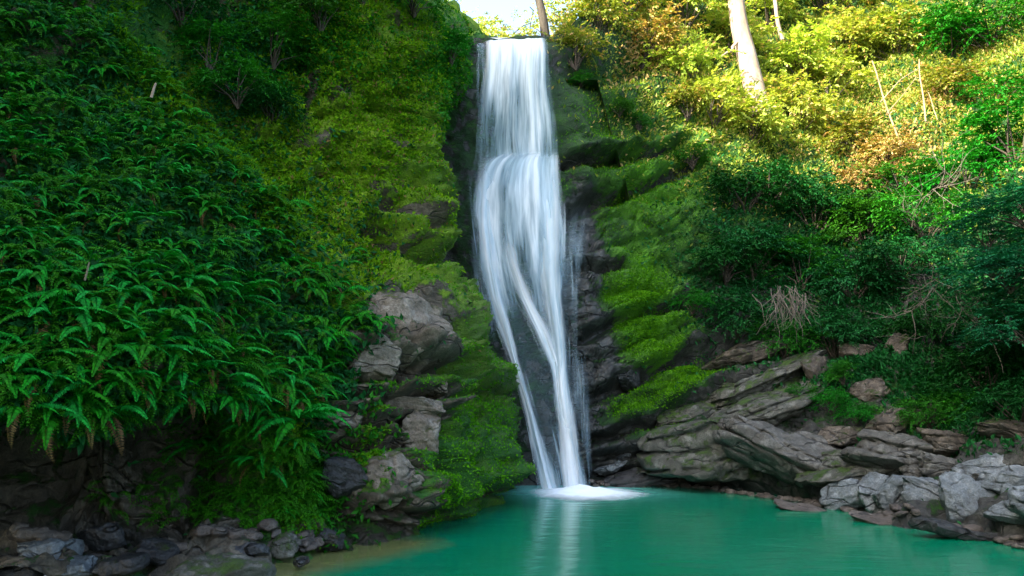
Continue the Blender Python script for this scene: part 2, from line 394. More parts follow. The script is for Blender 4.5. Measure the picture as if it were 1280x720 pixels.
def L_attr(px, py, P, N):
    moss = blob(px, py, [(450, 100, 130, 180, 0.85), (560, 120, 60, 150, 0.5), (440, 290, 70, 90, 0.5), (540, 300, 30, 120, 0.1), (620, 560, 70, 140, 0.95), (560, 440, 50, 120, .5),
                         (350, 600, 60, 120, .9), (150, 250, 260, 250, .9), (430, 480, 25, 40, 0.0), (455, 560, 30, 40, .45), (100, 540, 250, 40, .3), (210, 60, 90, 100, .5)])
    moss = moss - blob(px, py, [(500, 415, 60, 42, 1.1), (535, 505, 40, 35, .45), (130, 650, 220, 60, .5), (565, 270, 20, 110, .8), (510, 600, 40, 30, .5), (425, 530, 30, 60, .5), (500, 320, 40, 20, .5)])
    moss = moss + blob(px, py, [(540, 335, 80, 40, 1.0), (600, 450, 50, 80, 1.0), (580, 590, 80, 70, 1.0), (500, 330, 80, 40, .6), (455, 545, 26, 50, .7), (495, 480, 50, 10, .9), (430, 350, 40, 40, .5), (545, 230, 24, 60, .4)]) - 1.15*crev_shade_mask(px, py, CREV_L) - blob(px, py, [(440, 108, 22, 15, .9), (398, 176, 18, 14, .8), (468, 235, 20, 22, .6), (420, 60, 12, 22, .7), (488, 180, 14, 20, .6), (455, 555, 30, 12, .3)])  # crevice term bares dark rock as painted shade
    moss = moss - 0.5*sstep(-2, 14, px-np.interp(py, RIDGE_Y, RIDGE_X))*sstep(130, 190, py)*sstep(500, 420, py)
    tone = blob(px, py, [(430, 150, 110, 170, 0.9), (470, 330, 90, 70, .6), (370, 560, 40, 110, .7), (455, 560, 30, 50, .7), (560, 400, 40, 90, .4), (600, 480, 40, 50, .35), (240, 130, 60, 60, .6)])
    wet = np.clip(blob(px, py, [(130, 620, 220, 60, 1.0), (575, 300, 40, 200, 1.0), (620, 480, 30, 110, .7), (560, 670, 200, 14, .9), (380, 690, 300, 30, .7)]), 0, 1)  # hollow under the ferns is painted dark as shade; other spots are wet rock
    return {'moss': np.clip(moss, 0, 1.1), 'tone': np.clip(tone, 0, 1), 'wet': wet}
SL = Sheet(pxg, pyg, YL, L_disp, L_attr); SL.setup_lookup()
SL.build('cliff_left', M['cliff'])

# ridge above the left cliff: unseen, its crest shaped to cast shade over the gorge
def ridge():
    base = SL.P[2]                       # along the top of the sheet
    n = len(base); rows = []
    x = base[:, 0]; ys = base[:, 1]
    crest = np.maximum(np.interp(SL.px[0], SHADE_CREST[0], SHADE_CREST[1]), base[:, 2]+.2)
    wk = sstep(560, 380, SL.px[0])
    for k in range(40):
        t = k/39
        p = base.copy()
        p[:, 2] = base[:, 2]*(1-t)+crest*t
        p[:, 0] -= 2.2*t*wk; p[:, 1] += t*(0.5*wk+5*(1-wk))
        rows.append(p)
    p = rows[-1].copy(); p[:, 0] -= 6; p[:, 2] -= 1; rows.append(p)
    P = np.array(rows); N = Sheet.normals(P)
    P[1:] += (fbm(P*0.6, 4, 41)*0.9)[1:, :, None]*N[1:]
    z = np.ones(P.shape[:2]).ravel()
    me = np_mesh('shade_ridge_left', P.reshape(-1, 3), grid_faces(*P.shape[:2]), M['cliff'], attrs={'moss': z, 'tone': z*.5, 'wet': z*0})
    tag(mobj('shade_ridge_left', me), kind='structure')
SHADE_CREST = ([-420, 0, 200, 350, 450, 500, 545, 590, 710], [24.5, 23, 20, 17.6, 15.6, 14.2, 12.4, 10.5, 10])
ridge()
def shade_wall():
    # unseen wall past the camera, added to shade the pool and right bank
    nr_, nc_ = 90, 130
    Yc, T = np.meshgrid(np.linspace(9.5, -28, nc_), np.linspace(0, 1, nr_))
    Z = -1+27*T
    Yc = Yc - (9.5-(6.2+0.2*Z))*(Yc+28)/37.5
    X = -5.5 - 0.36*np.clip(Z, 0, 30) - 0.06*np.clip(4-Yc, 0, 60)
    P = np.stack([X, Yc, Z], -1); P[-1, :, 0] -= 8
    N = Sheet.normals(P); P += N*(fbm(P*0.5, 5, 141)*0.9)[..., None]
    o = np.ones(Z.size)
    me = np_mesh('shade_wall_near', P.reshape(-1, 3), grid_faces(nr_, nc_), M['cliff'], attrs={'moss': o*.9, 'tone': o*.3, 'wet': o*0})
    tag(mobj('shade_wall_near', me), kind='structure')
shade_wall()

# ---- right cliff, bank and hillside
R_pts = [(540,45,18.6),(540,200,18.1),(540,400,17.5),(540,610,17.2),
 (640,45,18.7),(640,100,18.35),(640,190,18.1),(640,220,17.65),(640,400,17.15),(640,610,16.8),
 (700,60,19.0),(700,200,18.2),(700,400,17.3),(700,610,16.9),
 (760,90,19.8),(760,200,18.8),(760,300,18.1),(760,400,17.4),(760,500,17.05),(760,600,16.8),
 (850,0,24.5),(850,100,21.8),(850,200,19.9),(850,300,18.8),(850,400,17.9),(850,500,17.1),(850,605,16.4),
 (950,0,26),(950,100,23.8),(950,200,21.2),(950,300,19.2),(950,400,18.0),(950,480,16.8),(950,560,15.6),(950,622,14.7),
 (1100,0,26),(1100,100,23.8),(1100,200,21.2),(1100,300,18.8),(1100,400,16.9),(1100,500,15.0),(1100,590,13.2),(1100,650,12.2),
 (1280,0,23),(1280,100,20.3),(1280,200,17.8),(1280,300,15.7),(1280,400,14.1),(1280,500,12.6),(1280,600,11),(1280,688,9.75),
 (1650,0,18),(1650,200,14),(1650,400,11),(1650,600,8.5),(1650,760,6.8),
 (800,-350,33),(1100,-350,34),(1650,-350,27),(800,-150,28),
 (540,780,16.8),(700,780,16.6),(850,780,16.0),(950,780,14.3),(1100,780,11.7),(1280,780,9.2)]
rbfR = RBF(R_pts)
ncR = int(1120/STEP); nrR = int(1130/STEP)
u = np.linspace(535, 1655, ncR)
topR = np.interp(u, [535, 690, 730, 775, 830, 900], [45, 45, 20, -110, -250, -350])
vv = np.linspace(0, 1, nrR)[:, None]
pxr = np.repeat(u[None, :], nrR, 0); pyr = topR[None, :] + (785-topR[None, :])*vv**0.97
YR = rbfR(pxr, pyr)
ALPHA = math.radians(21)
def R_disp(px, py, P):
    d = fbm(P*0.5, 4, 53)*0.45 + fbm(P*1.9, 4, 55)*0.20 + fbm(P*6.5, 3, 59)*0.06
    wall = np.clip(blob(px, py, [(800, 430, 120, 220, 1.3), (720, 350, 60, 280, .6), (950, 540, 150, 80, .7), (1150, 590, 200, 70, .7)]), 0, 1)*sstep(110, 190, py)
    w = fbm(P*0.4, 3, 61)*1.2 + fbm(P*1.6, 2, 62)*0.10
    s = (P[..., 2]*math.cos(ALPHA) - P[..., 0]*math.sin(ALPHA)*1.0)/0.62 + w
    i = np.floor(s); fr = s-i
    rnd = _hash(i, i*0, i*0, 77); rnd2 = _hash(i, i*0+1, i*0, 78)
    prof = np.clip(1-np.abs(2*fr-1)**5, 0, 1)
    d += wall*((rnd-0.45)*0.34*prof + 0.10*prof - 0.1)
    s2 = s*2.7+3; i2 = np.floor(s2); f2 = s2-i2
    d += wall*((_hash(i2, i2*0, i2*0, 79)-.5)*0.07 - 0.05*np.exp(-(np.minimum(f2, 1-f2)/0.09)**2))
    F1, F2, ID = voronoi((P+0.25*fbm(P*1.2, 2, 71)[..., None])*np.array([1.0, 1.2, 1.5]), 72)
    d += wall*((ID-0.5)*0.12 - 0.12*np.exp(-((F2-F1)/0.05)**2))
    def gr(pts, wd, dep): return -dep*np.exp(-(polydist(px, py, pts)/wd)**2)
    d += crevices(px, py, CREV_R, 0.6)
    d += gr([(750, 590), (860, 596), (960, 606), (990, 612)], 11, 0.6)
    d += gr([(715, 250), (790, 240), (850, 250)], 9, 0.3)
    d += gr([(720, 90), (770, 92), (800, 84)], 16, 0.5)
    d += gr([(700, 205), (770, 200), (850, 190)], 6, 0.3)
    d += gr([(890, 440), (1000, 450), (1100, 415)], 16, 0.5)
    fall = np.exp(-((px-650)/60)**2)
    return d*(1-0.65*fall)
def R_attr(px, py, P, N):
    moss = blob(px, py, [(800, 380, 50, 60, 1.3), (640, 400, 60, 250, .35), (810, 300, 60, 50, .7), (790, 240, 90, 90, .85), (850, 470, 60, 50, .8), (780, 505, 60, 30, .7), (830, 540, 70, 30, .5), (760, 150, 60, 60, .7),
                         (830, 440, 40, 40, .7), (1050, 120, 380, 200, 1.1), (1150, 500, 160, 60, .3), (600, 300, 60, 300, .25)])
    moss = moss - blob(px, py, [(728, 400, 20, 250, .7), (760, 470, 30, 30, .7), (800, 600, 120, 16, .9), (740, 280, 26, 60, .7), (1000, 430, 150, 20, .6)])
    moss = moss - 1.2*crev_shade_mask(px, py, CREV_R)  # crevice shade painted by thinning the moss
    tone = blob(px, py, [(800, 390, 50, 60, 1.0), (770, 320, 60, 14, .4), (850, 460, 50, 30, .5), (800, 240, 60, 60, .4), (850, 200, 80, 80, .3)])
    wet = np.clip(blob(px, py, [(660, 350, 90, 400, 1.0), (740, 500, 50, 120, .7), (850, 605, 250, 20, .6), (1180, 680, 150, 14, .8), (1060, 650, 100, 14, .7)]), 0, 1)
    return {'moss': np.clip(moss, 0, 1.2), 'tone': np.clip(tone, 0, 1), 'wet': wet}
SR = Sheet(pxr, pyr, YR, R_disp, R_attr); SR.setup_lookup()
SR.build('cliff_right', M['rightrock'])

# plateau behind the lip of the fall and a far hillside behind it
def plateau():
    nr_, nc_ = 60, 120
    X, Y = np.meshgrid(np.linspace(-45, 40, nc_), np.linspace(18.9, 90, nr_))
    Z = 9.75 + np.clip(Y-19, 0, 100)*0.14 + np.abs(X)**1.1*0.12*sstep(19, 26, Y)
    P = np.stack([X, Y, Z], -1); Z += fbm(P*0.4, 4, 91)*0.4*sstep(19, 21, Y)
    Z = np.where((Y < 20.2) & (np.abs(X) > 2.6), Z-1.5, Z)
    Z = Z - 7*sstep(2.2, 4.5, X) - 3*sstep(-2.4, -4, X)
    P[..., 2] = Z
    o = np.ones(Z.size)
    me = np_mesh('ground_upper', P.reshape(-1, 3), grid_faces(nr_, nc_), M['cliff'], attrs={'moss': o*.7, 'tone': o*.4, 'wet': o*0})
    tag(mobj('ground_upper', me), kind='structure')
plateau()

def sample(sh, px, py):
    """displaced point + smoothed normal at photo positions"""
    px = np.atleast_1d(np.asarray(px, float)); py = np.atleast_1d(np.asarray(py, float))
    c = (px-sh.px[0, 0])/(sh.px[0, -1]-sh.px[0, 0])*(sh.nc-1); c = np.clip(c, 0, sh.nc-1.001); ci = c.astype(int)
    if sh is SL: r = np.clip((py-topL[ci])/(760-topL[ci]), 0, 1)*(sh.nr-1)
    else:
        tp = topR[ci]; r = np.clip((py-tp)/(785-tp), 0, 1)**(1/0.97)*(sh.nr-1)
    r = np.clip(r, 0, sh.nr-1.001); ri = r.astype(int)
    fc = (c-ci)[:, None]; fr = (r-ri)[:, None]
    def bl(A): return A[ri, ci]*(1-fc)*(1-fr)+A[ri, ci+1]*fc*(1-fr)+A[ri+1, ci]*(1-fc)*fr+A[ri+1, ci+1]*fc*fr
    n = bl(sh.Ns); return bl(sh.P), n/np.linalg.norm(n, axis=-1, keepdims=True)

# ------------------------------------------------------------------ pool water + ground
def make_water_mat():
    m, nt, out = new_mat('pool_water'); b = NB(nt)
    g = b.n('ShaderNodeNewGeometry'); pos = g.outputs['Position']
    sh = b.attr('shallow'); n = b.noise(pos, 0.9, 4, 0.6, 0.3)
    deep = b.mixc(n, (0.0, 0.135, 0.060), (0.0, 0.205, 0.100))
    s2 = b.math('ADD', sh, b.math('MULTIPLY', b.math('SUBTRACT', b.noise(pos, 3.0, 5, 0.65), 0.5), 0.5))
    col = b.mixc(b.ramp(s2, [(0.25, 0.0), (0.85, 1.0)]), deep, (0.13, 0.15, 0.05))
    col = b.mixc(b.attr('foam'), col, (0.16, 0.52, 0.46))
    p = b.n('ShaderNodeBsdfPrincipled'); b.l(col, p.inputs['Base Color'])
    p.inputs['Roughness'].default_value = 0.17; p.inputs['IOR'].default_value = 1.33
    mp = b.n('ShaderNodeMapping'); mp.inputs['Scale'].default_value = (0.5, 1.3, 1); b.l(pos, mp.inputs[0])
    h = b.noise(mp.outputs[0], 2.2, 3, 0.5, 0.4)
    bp = b.n('ShaderNodeBump'); bp.inputs['Strength'].default_value = 0.12; bp.inputs['Distance'].default_value = 0.10
    b.l(h, bp.inputs['Height']); b.l(bp.outputs[0], p.inputs['Normal']); b.l(p.outputs[0], out.inputs[0])
    return m
M['water'] = make_water_mat()
def pool():
    nx, ny = 240, 240
    X, Y = np.meshgrid(np.linspace(-26, 26, nx), np.linspace(-20, 19.5, ny))
    P = np.stack([X, Y, 0*X], -1)
    # shallow: nearness to the left gravel shore
    d = polydist(X, Y, [(-6.5, 7.0), (-2.9, 8.0), (-2.4, 9.0), (-1.6, 10.2)])
    sh = np.exp(-(d/0.75)**2)*1.0
    d2 = polydist(X, Y, [(0.8, 16.5), (1.6, 16.2)])
    foam = np.exp(-(d2/1.5)**2)*0.9
    foam += 0.22*np.exp(-((X-0.9-(16-Y)*0.02)/0.5)**2)*sstep(9, 16, Y)
    me = np_mesh('pool_water', P.reshape(-1, 3), grid_faces(ny, nx), M['water'], attrs={'shallow': sh.ravel(), 'foam': np.clip(foam, 0, 1).ravel()})
    tag(mobj('water', me), kind='structure')
pool()
gm, nt, out = new_mat('earth_ground'); b = NB(nt); p = b.n('ShaderNodeBsdfPrincipled')
g = b.n('ShaderNodeNewGeometry'); b.l(b.ramp(b.noise(g.outputs['Position'], 0.5, 8, .7), [(0.3, (0.03, 0.035, 0.015)), (0.7, (0.10, 0.09, 0.05))]), p.inputs['Base Color'])
p.inputs['Roughness'].default_value = 0.95; b.l(p.outputs[0], out.inputs[0])
me = np_mesh('ground', np.array([[-600, -600, -2.2], [600, -600, -2.2], [600, 600, -2.2], [-600, 600, -2.2]]), np.array([[0, 1, 2, 3]]), gm, smooth=False)
tag(mobj('ground', me), kind='structure')

# ------------------------------------------------------------------ waterfall
def fall_mat(name, lo, hi, thr=0.5, soft=0.2, streak=26.0, col=(0.86, 0.93, 0.97)):
    m, nt, out = new_mat(name); b = NB(nt)
    uvn = b.n('ShaderNodeUVMap'); uvn.uv_map = 'UVMap'
    sep = b.n('ShaderNodeSeparateXYZ'); b.l(uvn.outputs[0], sep.inputs[0])
    mp = b.n('ShaderNodeMapping'); mp.inputs['Scale'].default_value = (streak, 0.55, 1); b.l(uvn.outputs[0], mp.inputs[0])
    n1 = b.noise(mp.outputs[0], 1.0, 5, 0.6, 0.25)
    mp2 = b.n('ShaderNodeMapping'); mp2.inputs['Scale'].default_value = (streak*0.28, 0.28, 1); mp2.inputs['Location'].default_value = (3.1, 1.7, 0); b.l(uvn.outputs[0], mp2.inputs[0])
    n2 = b.noise(mp2.outputs[0], 1.0, 3, 0.5, 0.3)
    f = b.math('ADD', b.math('MULTIPLY', n1, 0.5), b.math('MULTIPLY', n2, 0.5))
    f = b.math('ADD', f, b.math('SUBTRACT', b.attr('dens'), 1.0))
    a = b.ramp(f, [(max(thr-soft, 0.0), lo), (min(thr+soft, 1.0), hi)])
    a = b.math('MULTIPLY', a, b.attr('fade'), clamp=True)
    d = b.n('ShaderNodeBsdfDiffuse'); t = b.n('ShaderNodeBsdfTranslucent')
    cc = b.mixc(b.ramp(f, [(0.38, 0.0), (0.62, 1.0)]), (0.42, 0.64, 0.78), col)
    b.l(cc, d.inputs['Color']); b.l(cc, t.inputs['Color'])
    mx = b.n('ShaderNodeMixShader'); mx.inputs[0].default_value = 0.35; b.l(d.outputs[0], mx.inputs[1]); b.l(t.outputs[0], mx.inputs[2])
    tr = b.n('ShaderNodeBsdfTransparent'); m2 = b.n('ShaderNodeMixShader'); b.l(a, m2.inputs[0]); b.l(tr.outputs[0], m2.inputs[1]); b.l(mx.outputs[0], m2.inputs[2])
    b.l(m2.outputs[0], out.inputs[0]); return m
M['fall'] = fall_mat('falling_water', 0.10, 1.0, 0.46, 0.13, 9.0)
M['fall_thin'] = fall_mat('thin_falling_water', 0.0, 0.75, 0.52, 0.14, 12.0, col=(0.62, 0.76, 0.86))
M['fall_core'] = fall_mat('dense_falling_water', 0.7, 1.0, 0.42, 0.15, 8.0, col=(0.92, 0.96, 0.98))

def ribbon(name, rows, mat, parent, bulge=0.18, edge=0.2, seed=0, rough=0.05, endfade=(0.0, 0.0), ncols=44):
    """rows: (py, left px, right px, Y, density)"""
    A = np.array(rows, float); s = np.r_[0, np.cumsum(np.hypot(np.diff(A[:, 0]), np.diff((A[:, 1]+A[:, 2])/2)))]
    n = 150; ss = np.linspace(0, s[-1], n)
    B = np.stack([np.interp(ss, s, A[:, k]) for k in range(5)], 1)
    ker = np.ones(9)/9
    for k in range(1, 5):
        pad = np.r_[np.full(4, B[0, k]), B[:, k], np.full(4, B[-1, k])]; B[:, k] = np.convolve(pad, ker, 'valid')
    uu = np.linspace(0, 1, ncols)
    px = B[:, 1:2]*(1-uu)+B[:, 2:3]*uu
    wob = fbm(np.stack([np.repeat(ss[:, None]/60, ncols, 1), uu[None, :]*2+0*ss[:, None], 0*px+seed], -1), 2, seed)*5.0
    px = px + wob*0.6
    py = np.repeat(B[:, :1], ncols, 1)
    Yv = B[:, 3:4] - bulge*(1-np.abs(2*uu-1)**2.2)[None, :]
    wid = (B[:, 2]-B[:, 1]).mean()/F*17.5
    strk = fbm(np.stack([uu[None, :]*wid*7+0*px, ss[:, None]/220+0*px, 0*px+seed], -1), 3, seed+5)
    Yv = Yv - strk*rough*2
    P = at(px, py, Yv)
    e = np.minimum(uu, 1-uu)/edge
    fade = np.repeat(sstep(0, 1, e)[None, :], n, 0)
    eN = fbm(np.stack([uu[None, :]*5+0*px, ss[:, None]/40+0*px, 0*px+seed+9], -1), 3, seed+15)
    fade = np.clip(fade + eN*0.7*(1-fade)*(fade > 0.02), 0, 1)
    v = ss/ss[-1]
    if endfade[0] > 0: fade *= sstep(0, endfade[0], v)[:, None]
    if endfade[1] > 0: fade *= sstep(0, endfade[1], 1-v)[:, None]
    uv = np.stack([uu[None, :]*wid+0*px+seed*3.3, ss[:, None]/55+0*px], -1).reshape(-1, 2)
    me = np_mesh(name, P.reshape(-1, 3), grid_faces(n, ncols)[:, ::-1], mat, attrs={'fade': fade.ravel(), 'dens': np.repeat(B[:, 4], ncols)}, uv=uv)
    return mobj(name, me, parent)

wf = empty('waterfall')
tag(wf, 'tall silky white waterfall pouring down the rock cleft into the green pool', 'waterfall')
ribbon('upper_curtain', [(56, 612, 680, 20.2, 1.08), (47, 606, 684, 19.2, 1.08), (50, 604, 686, 18.55, 1.1), (70, 603, 690, 18.25, 1.05), (120, 600, 693, 18.05, 1.0), (170, 596, 696, 17.9, .97), (215, 592, 702, 17.75, .93), (260, 592, 706, 17.5, .8)],
       M['fall'], wf, 0.22, 0.12, 1, endfade=(0, .2))
ribbon('side_strand', [(60, 594, 606, 19.2, 1.0), (54, 594, 607, 18.6, 1.0), (100, 594, 606, 18.1, .98), (160, 592, 606, 17.8, .92), (230, 588, 604, 17.5, .85)], M['fall_thin'], wf, 0.05, 0.3, 2, endfade=(0, .2))
ribbon('lower_curtain', [(185, 640, 698, 17.75, 1.0), (200, 604, 702, 17.6, 1.02), (240, 590, 708, 17.25, 1.02), (300, 592, 714, 16.95, .98), (340, 598, 714, 16.85, .95), (390, 610, 716, 16.8, .86), (440, 632, 716, 16.75, .73), (520, 655, 724, 16.7, .74), (600, 674, 736, 16.6, .93), (618, 676, 738, 16.6, .95)],
       M['fall'], wf, 0.22, 0.12, 3, endfade=(0.06, 0))
ribbon('left_strand', [(170, 594, 632, 17.7, .95), (210, 590, 628, 17.4, 1.0), (270, 590, 622, 17.05, 1.05), (330, 595, 626, 16.7, 1.05), (380, 605, 636, 16.55, 1.05), (430, 625, 648, 16.45, 1.05), (480, 643, 662, 16.35, 1.05), (530, 657, 676, 16.25, 1.05), (580, 667, 692, 16.15, 1.05), (618, 672, 702, 16.1, 1.05)],
       M['fall_core'], wf, 0.07, 0.5, 4, endfade=(0.25, 0))
ribbon('diagonal_strand', [(215, 612, 650, 17.4, .95), (270, 616, 648, 17.0, 1.05), (330, 628, 652, 16.65, 1.05), (370, 640, 668, 16.55, 1.05), (420, 664, 694, 16.4, 1.05), (470, 684, 712, 16.3, 1.05), (530, 696, 722, 16.2, 1.08), (580, 698, 730, 16.1, 1.08), (618, 700, 738, 16.05, 1.08)],
       M['fall_core'], wf, 0.07, 0.5, 5, endfade=(0.5, 0))
ribbon('right_strand', [(200, 652, 704, 17.55, 1.0), (250, 662, 708, 17.1, 1.05), (310, 668, 708, 16.8, 1.02), (370, 674, 708, 16.6, 1.0), (430, 684, 712, 16.4, 1.0), (490, 694, 716, 16.25, 1.0), (560, 702, 726, 16.1, 1.0)],
       M['fall_core'], wf, 0.07, 0.5, 6, endfade=(0.15, 0.2))
ribbon('spray_strand', [(250, 700, 742, 17.6, .93), (300, 704, 734, 17.3, .93), (360, 708, 734, 17.0, .91), (430, 712, 736, 16.8, .91), (520, 718, 740, 16.6, .92), (618, 722, 742, 16.5, .95)],
       M['fall_thin'], wf, 0.1, 0.3, 7, endfade=(0.2, 0))
ribbon('outer_spray', [(200, 582, 602, 17.9, .9), (300, 584, 606, 17.3, .95), (380, 592, 616, 16.9, .95), (440, 610, 634, 16.7, .9)], M['fall_thin'], wf, 0.05, 0.4, 8, endfade=(.3, .3))
# foam where the water meets the pool
def foam():
    m, nt, out = new_mat('white_foam'); b = NB(nt)
    g = b.n('ShaderNodeNewGeometry'); a = b.math('ADD', b.attr('fade'), b.math('MULTIPLY', b.math('SUBTRACT', b.noise(g.outputs['Position'], 3.5, 5, .65, .5), 0.5), 0.5))
    a = b.ramp(a, [(0.12, 0.0), (0.85, 0.98)])
    d = b.n('ShaderNodeBsdfDiffuse'); d.inputs[0].default_value = (0.85, 0.93, 0.94, 1)
    tr = b.n('ShaderNodeBsdfTransparent'); mx = b.n('ShaderNodeMixShader'); b.l(a, mx.inputs[0]); b.l(tr.outputs[0], mx.inputs[1]); b.l(d.outputs[0], mx.inputs[2]); b.l(mx.outputs[0], out.inputs[0])
    nr_, nc_ = 40, 96; r = np.linspace(0, 1, nr_)[:, None]; th = np.linspace(0, 2*np.pi, nc_)[None, :]
    rr = 1 + 0.18*fbm(np.stack([np.cos(th)*1.5+0*r, np.sin(th)*1.5+0*r, 0*th+0*r], -1), 3, 5)
    X = 1.3 + 1.1*r*rr*np.cos(th)+0.35*r*np.clip(np.cos(th), 0, 1); Yp = 15.4 + 1.35*r*rr*np.sin(th)
    Z = 0.012 + 0.16*(1-r)**2*np.ones_like(th); P = np.stack([X, Yp, Z + 0*X], -1)
    P[..., 2] += 0.05*(1-r)*fbm(P*4, 3, 8)
    fade = (1-r)**1.1*1.7*np.ones_like(th)
    mobj('foam', np_mesh('foam', P.reshape(-1, 3), grid_faces(nr_, nc_), m, attrs={'fade': fade.ravel()}), wf)
foam()

# ------------------------------------------------------------------ rocks
def ico(sub):
    import bmesh
    bm = bmesh.new(); bmesh.ops.create_icosphere(bm, subdivisions=sub, radius=1)
    bm.verts.ensure_lookup_table()
    V = np.array([v.co[:] for v in bm.verts]); Fc = np.array([[v.index for v in f.verts] for f in bm.faces]); bm.free(); return V, Fc
ICO = {k: ico(k) for k in (3, 4, 5)}
def rock_mesh(seed, dims, mat, sub=5, box=0.55, cuts=9, rough=1.0, layers=0.0):
    V, Fc = ICO[sub]; V = V.copy(); rng = np.random.default_rng(seed)
    e = 1-box*0.6; n = np.sum(np.abs(V)**(2/e), axis=1)**(e/2); V = V/n[:, None]
    for _ in range(cuts):
        nn = rng.normal(size=3); nn /= np.linalg.norm(nn); dd = rng.uniform(0.62, 0.95)
        t = V@nn - dd; V = V - np.where(t > 0, t*0.92, 0)[:, None]*nn
    off = rng.uniform(0, 50, 3)
    D = np.array(dims); W = V*D; nrm = V/np.linalg.norm(V, axis=1, keepdims=True)
    s = D.mean()
    W = W + nrm*(fbm(W*1.1/s+off, 4, seed % 97)*0.16*s*rough + fbm(W*4/s+off, 4, seed % 89)*0.06*s*rough)[:, None]
    F1, F2, ID = voronoi(W*1.6/s+off, seed % 83)
    W = W + nrm*(((ID-.5)*0.07 - 0.05*np.exp(-((F2-F1)/0.08)**2))*s*rough)[:, None]
    if layers:
        sl = V[:, 2]*2.1 + off[0] + 0.35*fbm(W*1.2/s+off, 2, 4); fr = sl-np.floor(sl); rn = _hash(np.floor(sl), 0*sl, 0*sl, seed)
        W[:, :2] *= (1 + layers*((rn-.5)*0.30 - 0.16*np.exp(-(np.minimum(fr, 1-fr)/0.07)**2)))[:, None]
    return np_mesh('rock', W, Fc, mat)

def place_rock(name, label, cat, px, py, w, h, tilt, mat, sheet=SR, depth=None, sink=0.35, seed=0, box=0.6, group=None, sub=5, Yc=None, cuts=9, layers=0.0):
    if Yc is None:
        p, n = sample(sheet, px, py); Yc = p[0, 1]
    sc = Yc/F*1.02
    a, c = w*sc/2, h*sc/2; bq = depth if depth else max(a, c)*0.8
    ctr = at(px, py, Yc - bq*(0.5-sink))
    me = rock_mesh(seed*13+7, (a*1.06, bq, c*1.06), M[mat], sub=sub, box=box, cuts=cuts, layers=layers)
    o = mobj(name, me, loc=ctr); yaw = (random.random()-.5)*0.3
    o.rotation_euler = (0, -math.radians(tilt), yaw)
    return tag(o, label, cat, group)

BG = 'boulders and slabs of the right bank'
right_rocks = [
 (936,487,100,30,22,'rock_green','narrow lichen spotted slab under the shrub roots, tilted up to the right'),
 (955,508,122,38,18,'rock_green','long mossy lichened slab directly above the big undercut boulder'),
 (925,558,128,66,12,'rock_green','large mossy undercut boulder at the pool edge near the fall'),
 (1000,580,104,64,-27,'rock_pale','big pale grey boulder sloping down right to the waterline'),
 (1070,583,88,36,10,'rock_green','low grey boulder right of the big pale sloping boulder'),
 (1126,572,82,46,-14,'rock_pale','cracked grey slab behind the pale fractured blocks'),
 (1062,619,46,36,20,'rock_blue','small blue grey block leftmost of the fractured row'),
 (1090,616,30,42,-18,'rock_blue','narrow upright blue grey block in the fractured row'),
 (1122,622,44,46,-12,'rock_blue','blue grey block with white veins in middle of the fractured row'),
 (1161,621,48,48,-16,'rock_blue','broad pale block with a rounded top in the fractured row'),
 (1211,629,54,56,-36,'rock_blue','large pale leaning block at the right of the fractured row'),
 (1237,583,64,30,8,'rock_blue','flat topped grey boulder above the leaning pale block'),
 (1270,605,60,36,0,'rock_blue','rounded blue grey boulder at the right edge of the photo'),
 (1270,646,54,32,-12,'rock_blue','low block at the right edge, touching the dark ledge'),
 (1118,528,54,32,8,'rock_earth','brownish boulder beneath the low green bush'),
 (1097,492,42,30,10,'rock_earth','small brown block left of the bright green bush'),
 (1187,556,58,30,-8,'rock_earth','brown slab just below the bright green bush'),
 (1258,540,64,30,-10,'rock_earth','dull brown slab near the right edge under the dark shrubs'),
 (1022,468,32,38,80,'rock_earth','upright brown rock behind the ivy patch'),
 (1073,443,30,34,0,'rock_earth','small brown rock high in the shade under the shrubs'),
 (1119,444,18,46,0,'rock_earth','thin upright brown rock in the shade under the shrubs'),
 (925,447,76,30,15,'rock_earth','dark brown slab topmost of the slabs near the mossy wall'),
 (862,516,64,26,22,'rock_green','short mossy slab between the wall and the lichened slabs'),
 (766,583,38,14,25,'rock_blue','small pale tilted slab beside the foot of the fall'),
 (842,588,30,38,0,'rock_green','mossy lump leaning at the dark undercut'),
 (1184,584,48,28,-6,'rock_pale','grey stone wedged between the cracked slab and flat topped boulder'),
 (1050,545,48,24,16,'rock_earth','brown stone just under the ivy patch'),
 (1228,604,26,20,-20,'rock_pale','small stone wedged above the leaning pale block'),
 (1150,592,30,18,-12,'rock_pale','small grey stone on top of the broad pale block'),
 (805,600,70,26,10,'rock_dark','dark wet boulder low at the pool edge right of the fall'),
 (1030,640,110,12,-12,'pebble','flat pinkish ledge stone at waterline under the big pale boulder'),
 (1110,652,90,13,-9,'pebble','flat tan ledge stone at waterline under the fractured row'),
 (1215,668,130,14,-12,'rock_dark','long dark wet ledge along the waterline at right edge'),
 (1340,640,90,60,-10,'rock_blue','grey boulder on the bank just beyond the right edge'), (1430,680,100,60,5,'rock_green','mossy boulder on the bank farther beyond the right edge'), (1350,575,80,44,0,'rock_earth','brown boulder beyond the right edge above the grey one'),
 (785,470,30,26,80,'rock_dark','grey blotched stone set in the mossy wall beside the fall'),
]
for k, (px, py, w, h, tl, mt, lb) in enumerate(right_rocks):
    if mt == 'pebble' or 'ledge along' in lb: place_rock('ledge_stone', lb, 'rock', px, py, w, h, tl, mt, seed=k+1, box=.8, sink=.4, group=BG, depth=.35)
    else: place_rock('boulder', lb, 'rock', px, py, w*(1.6 if k < 6 else 1.3), h*1.12, tl, mt, seed=k+1, box=0.9, group=BG, cuts=14, sink=0.68, layers=1.0 if k < 6 else .5)
LG = 'rocks set in the left cliff'
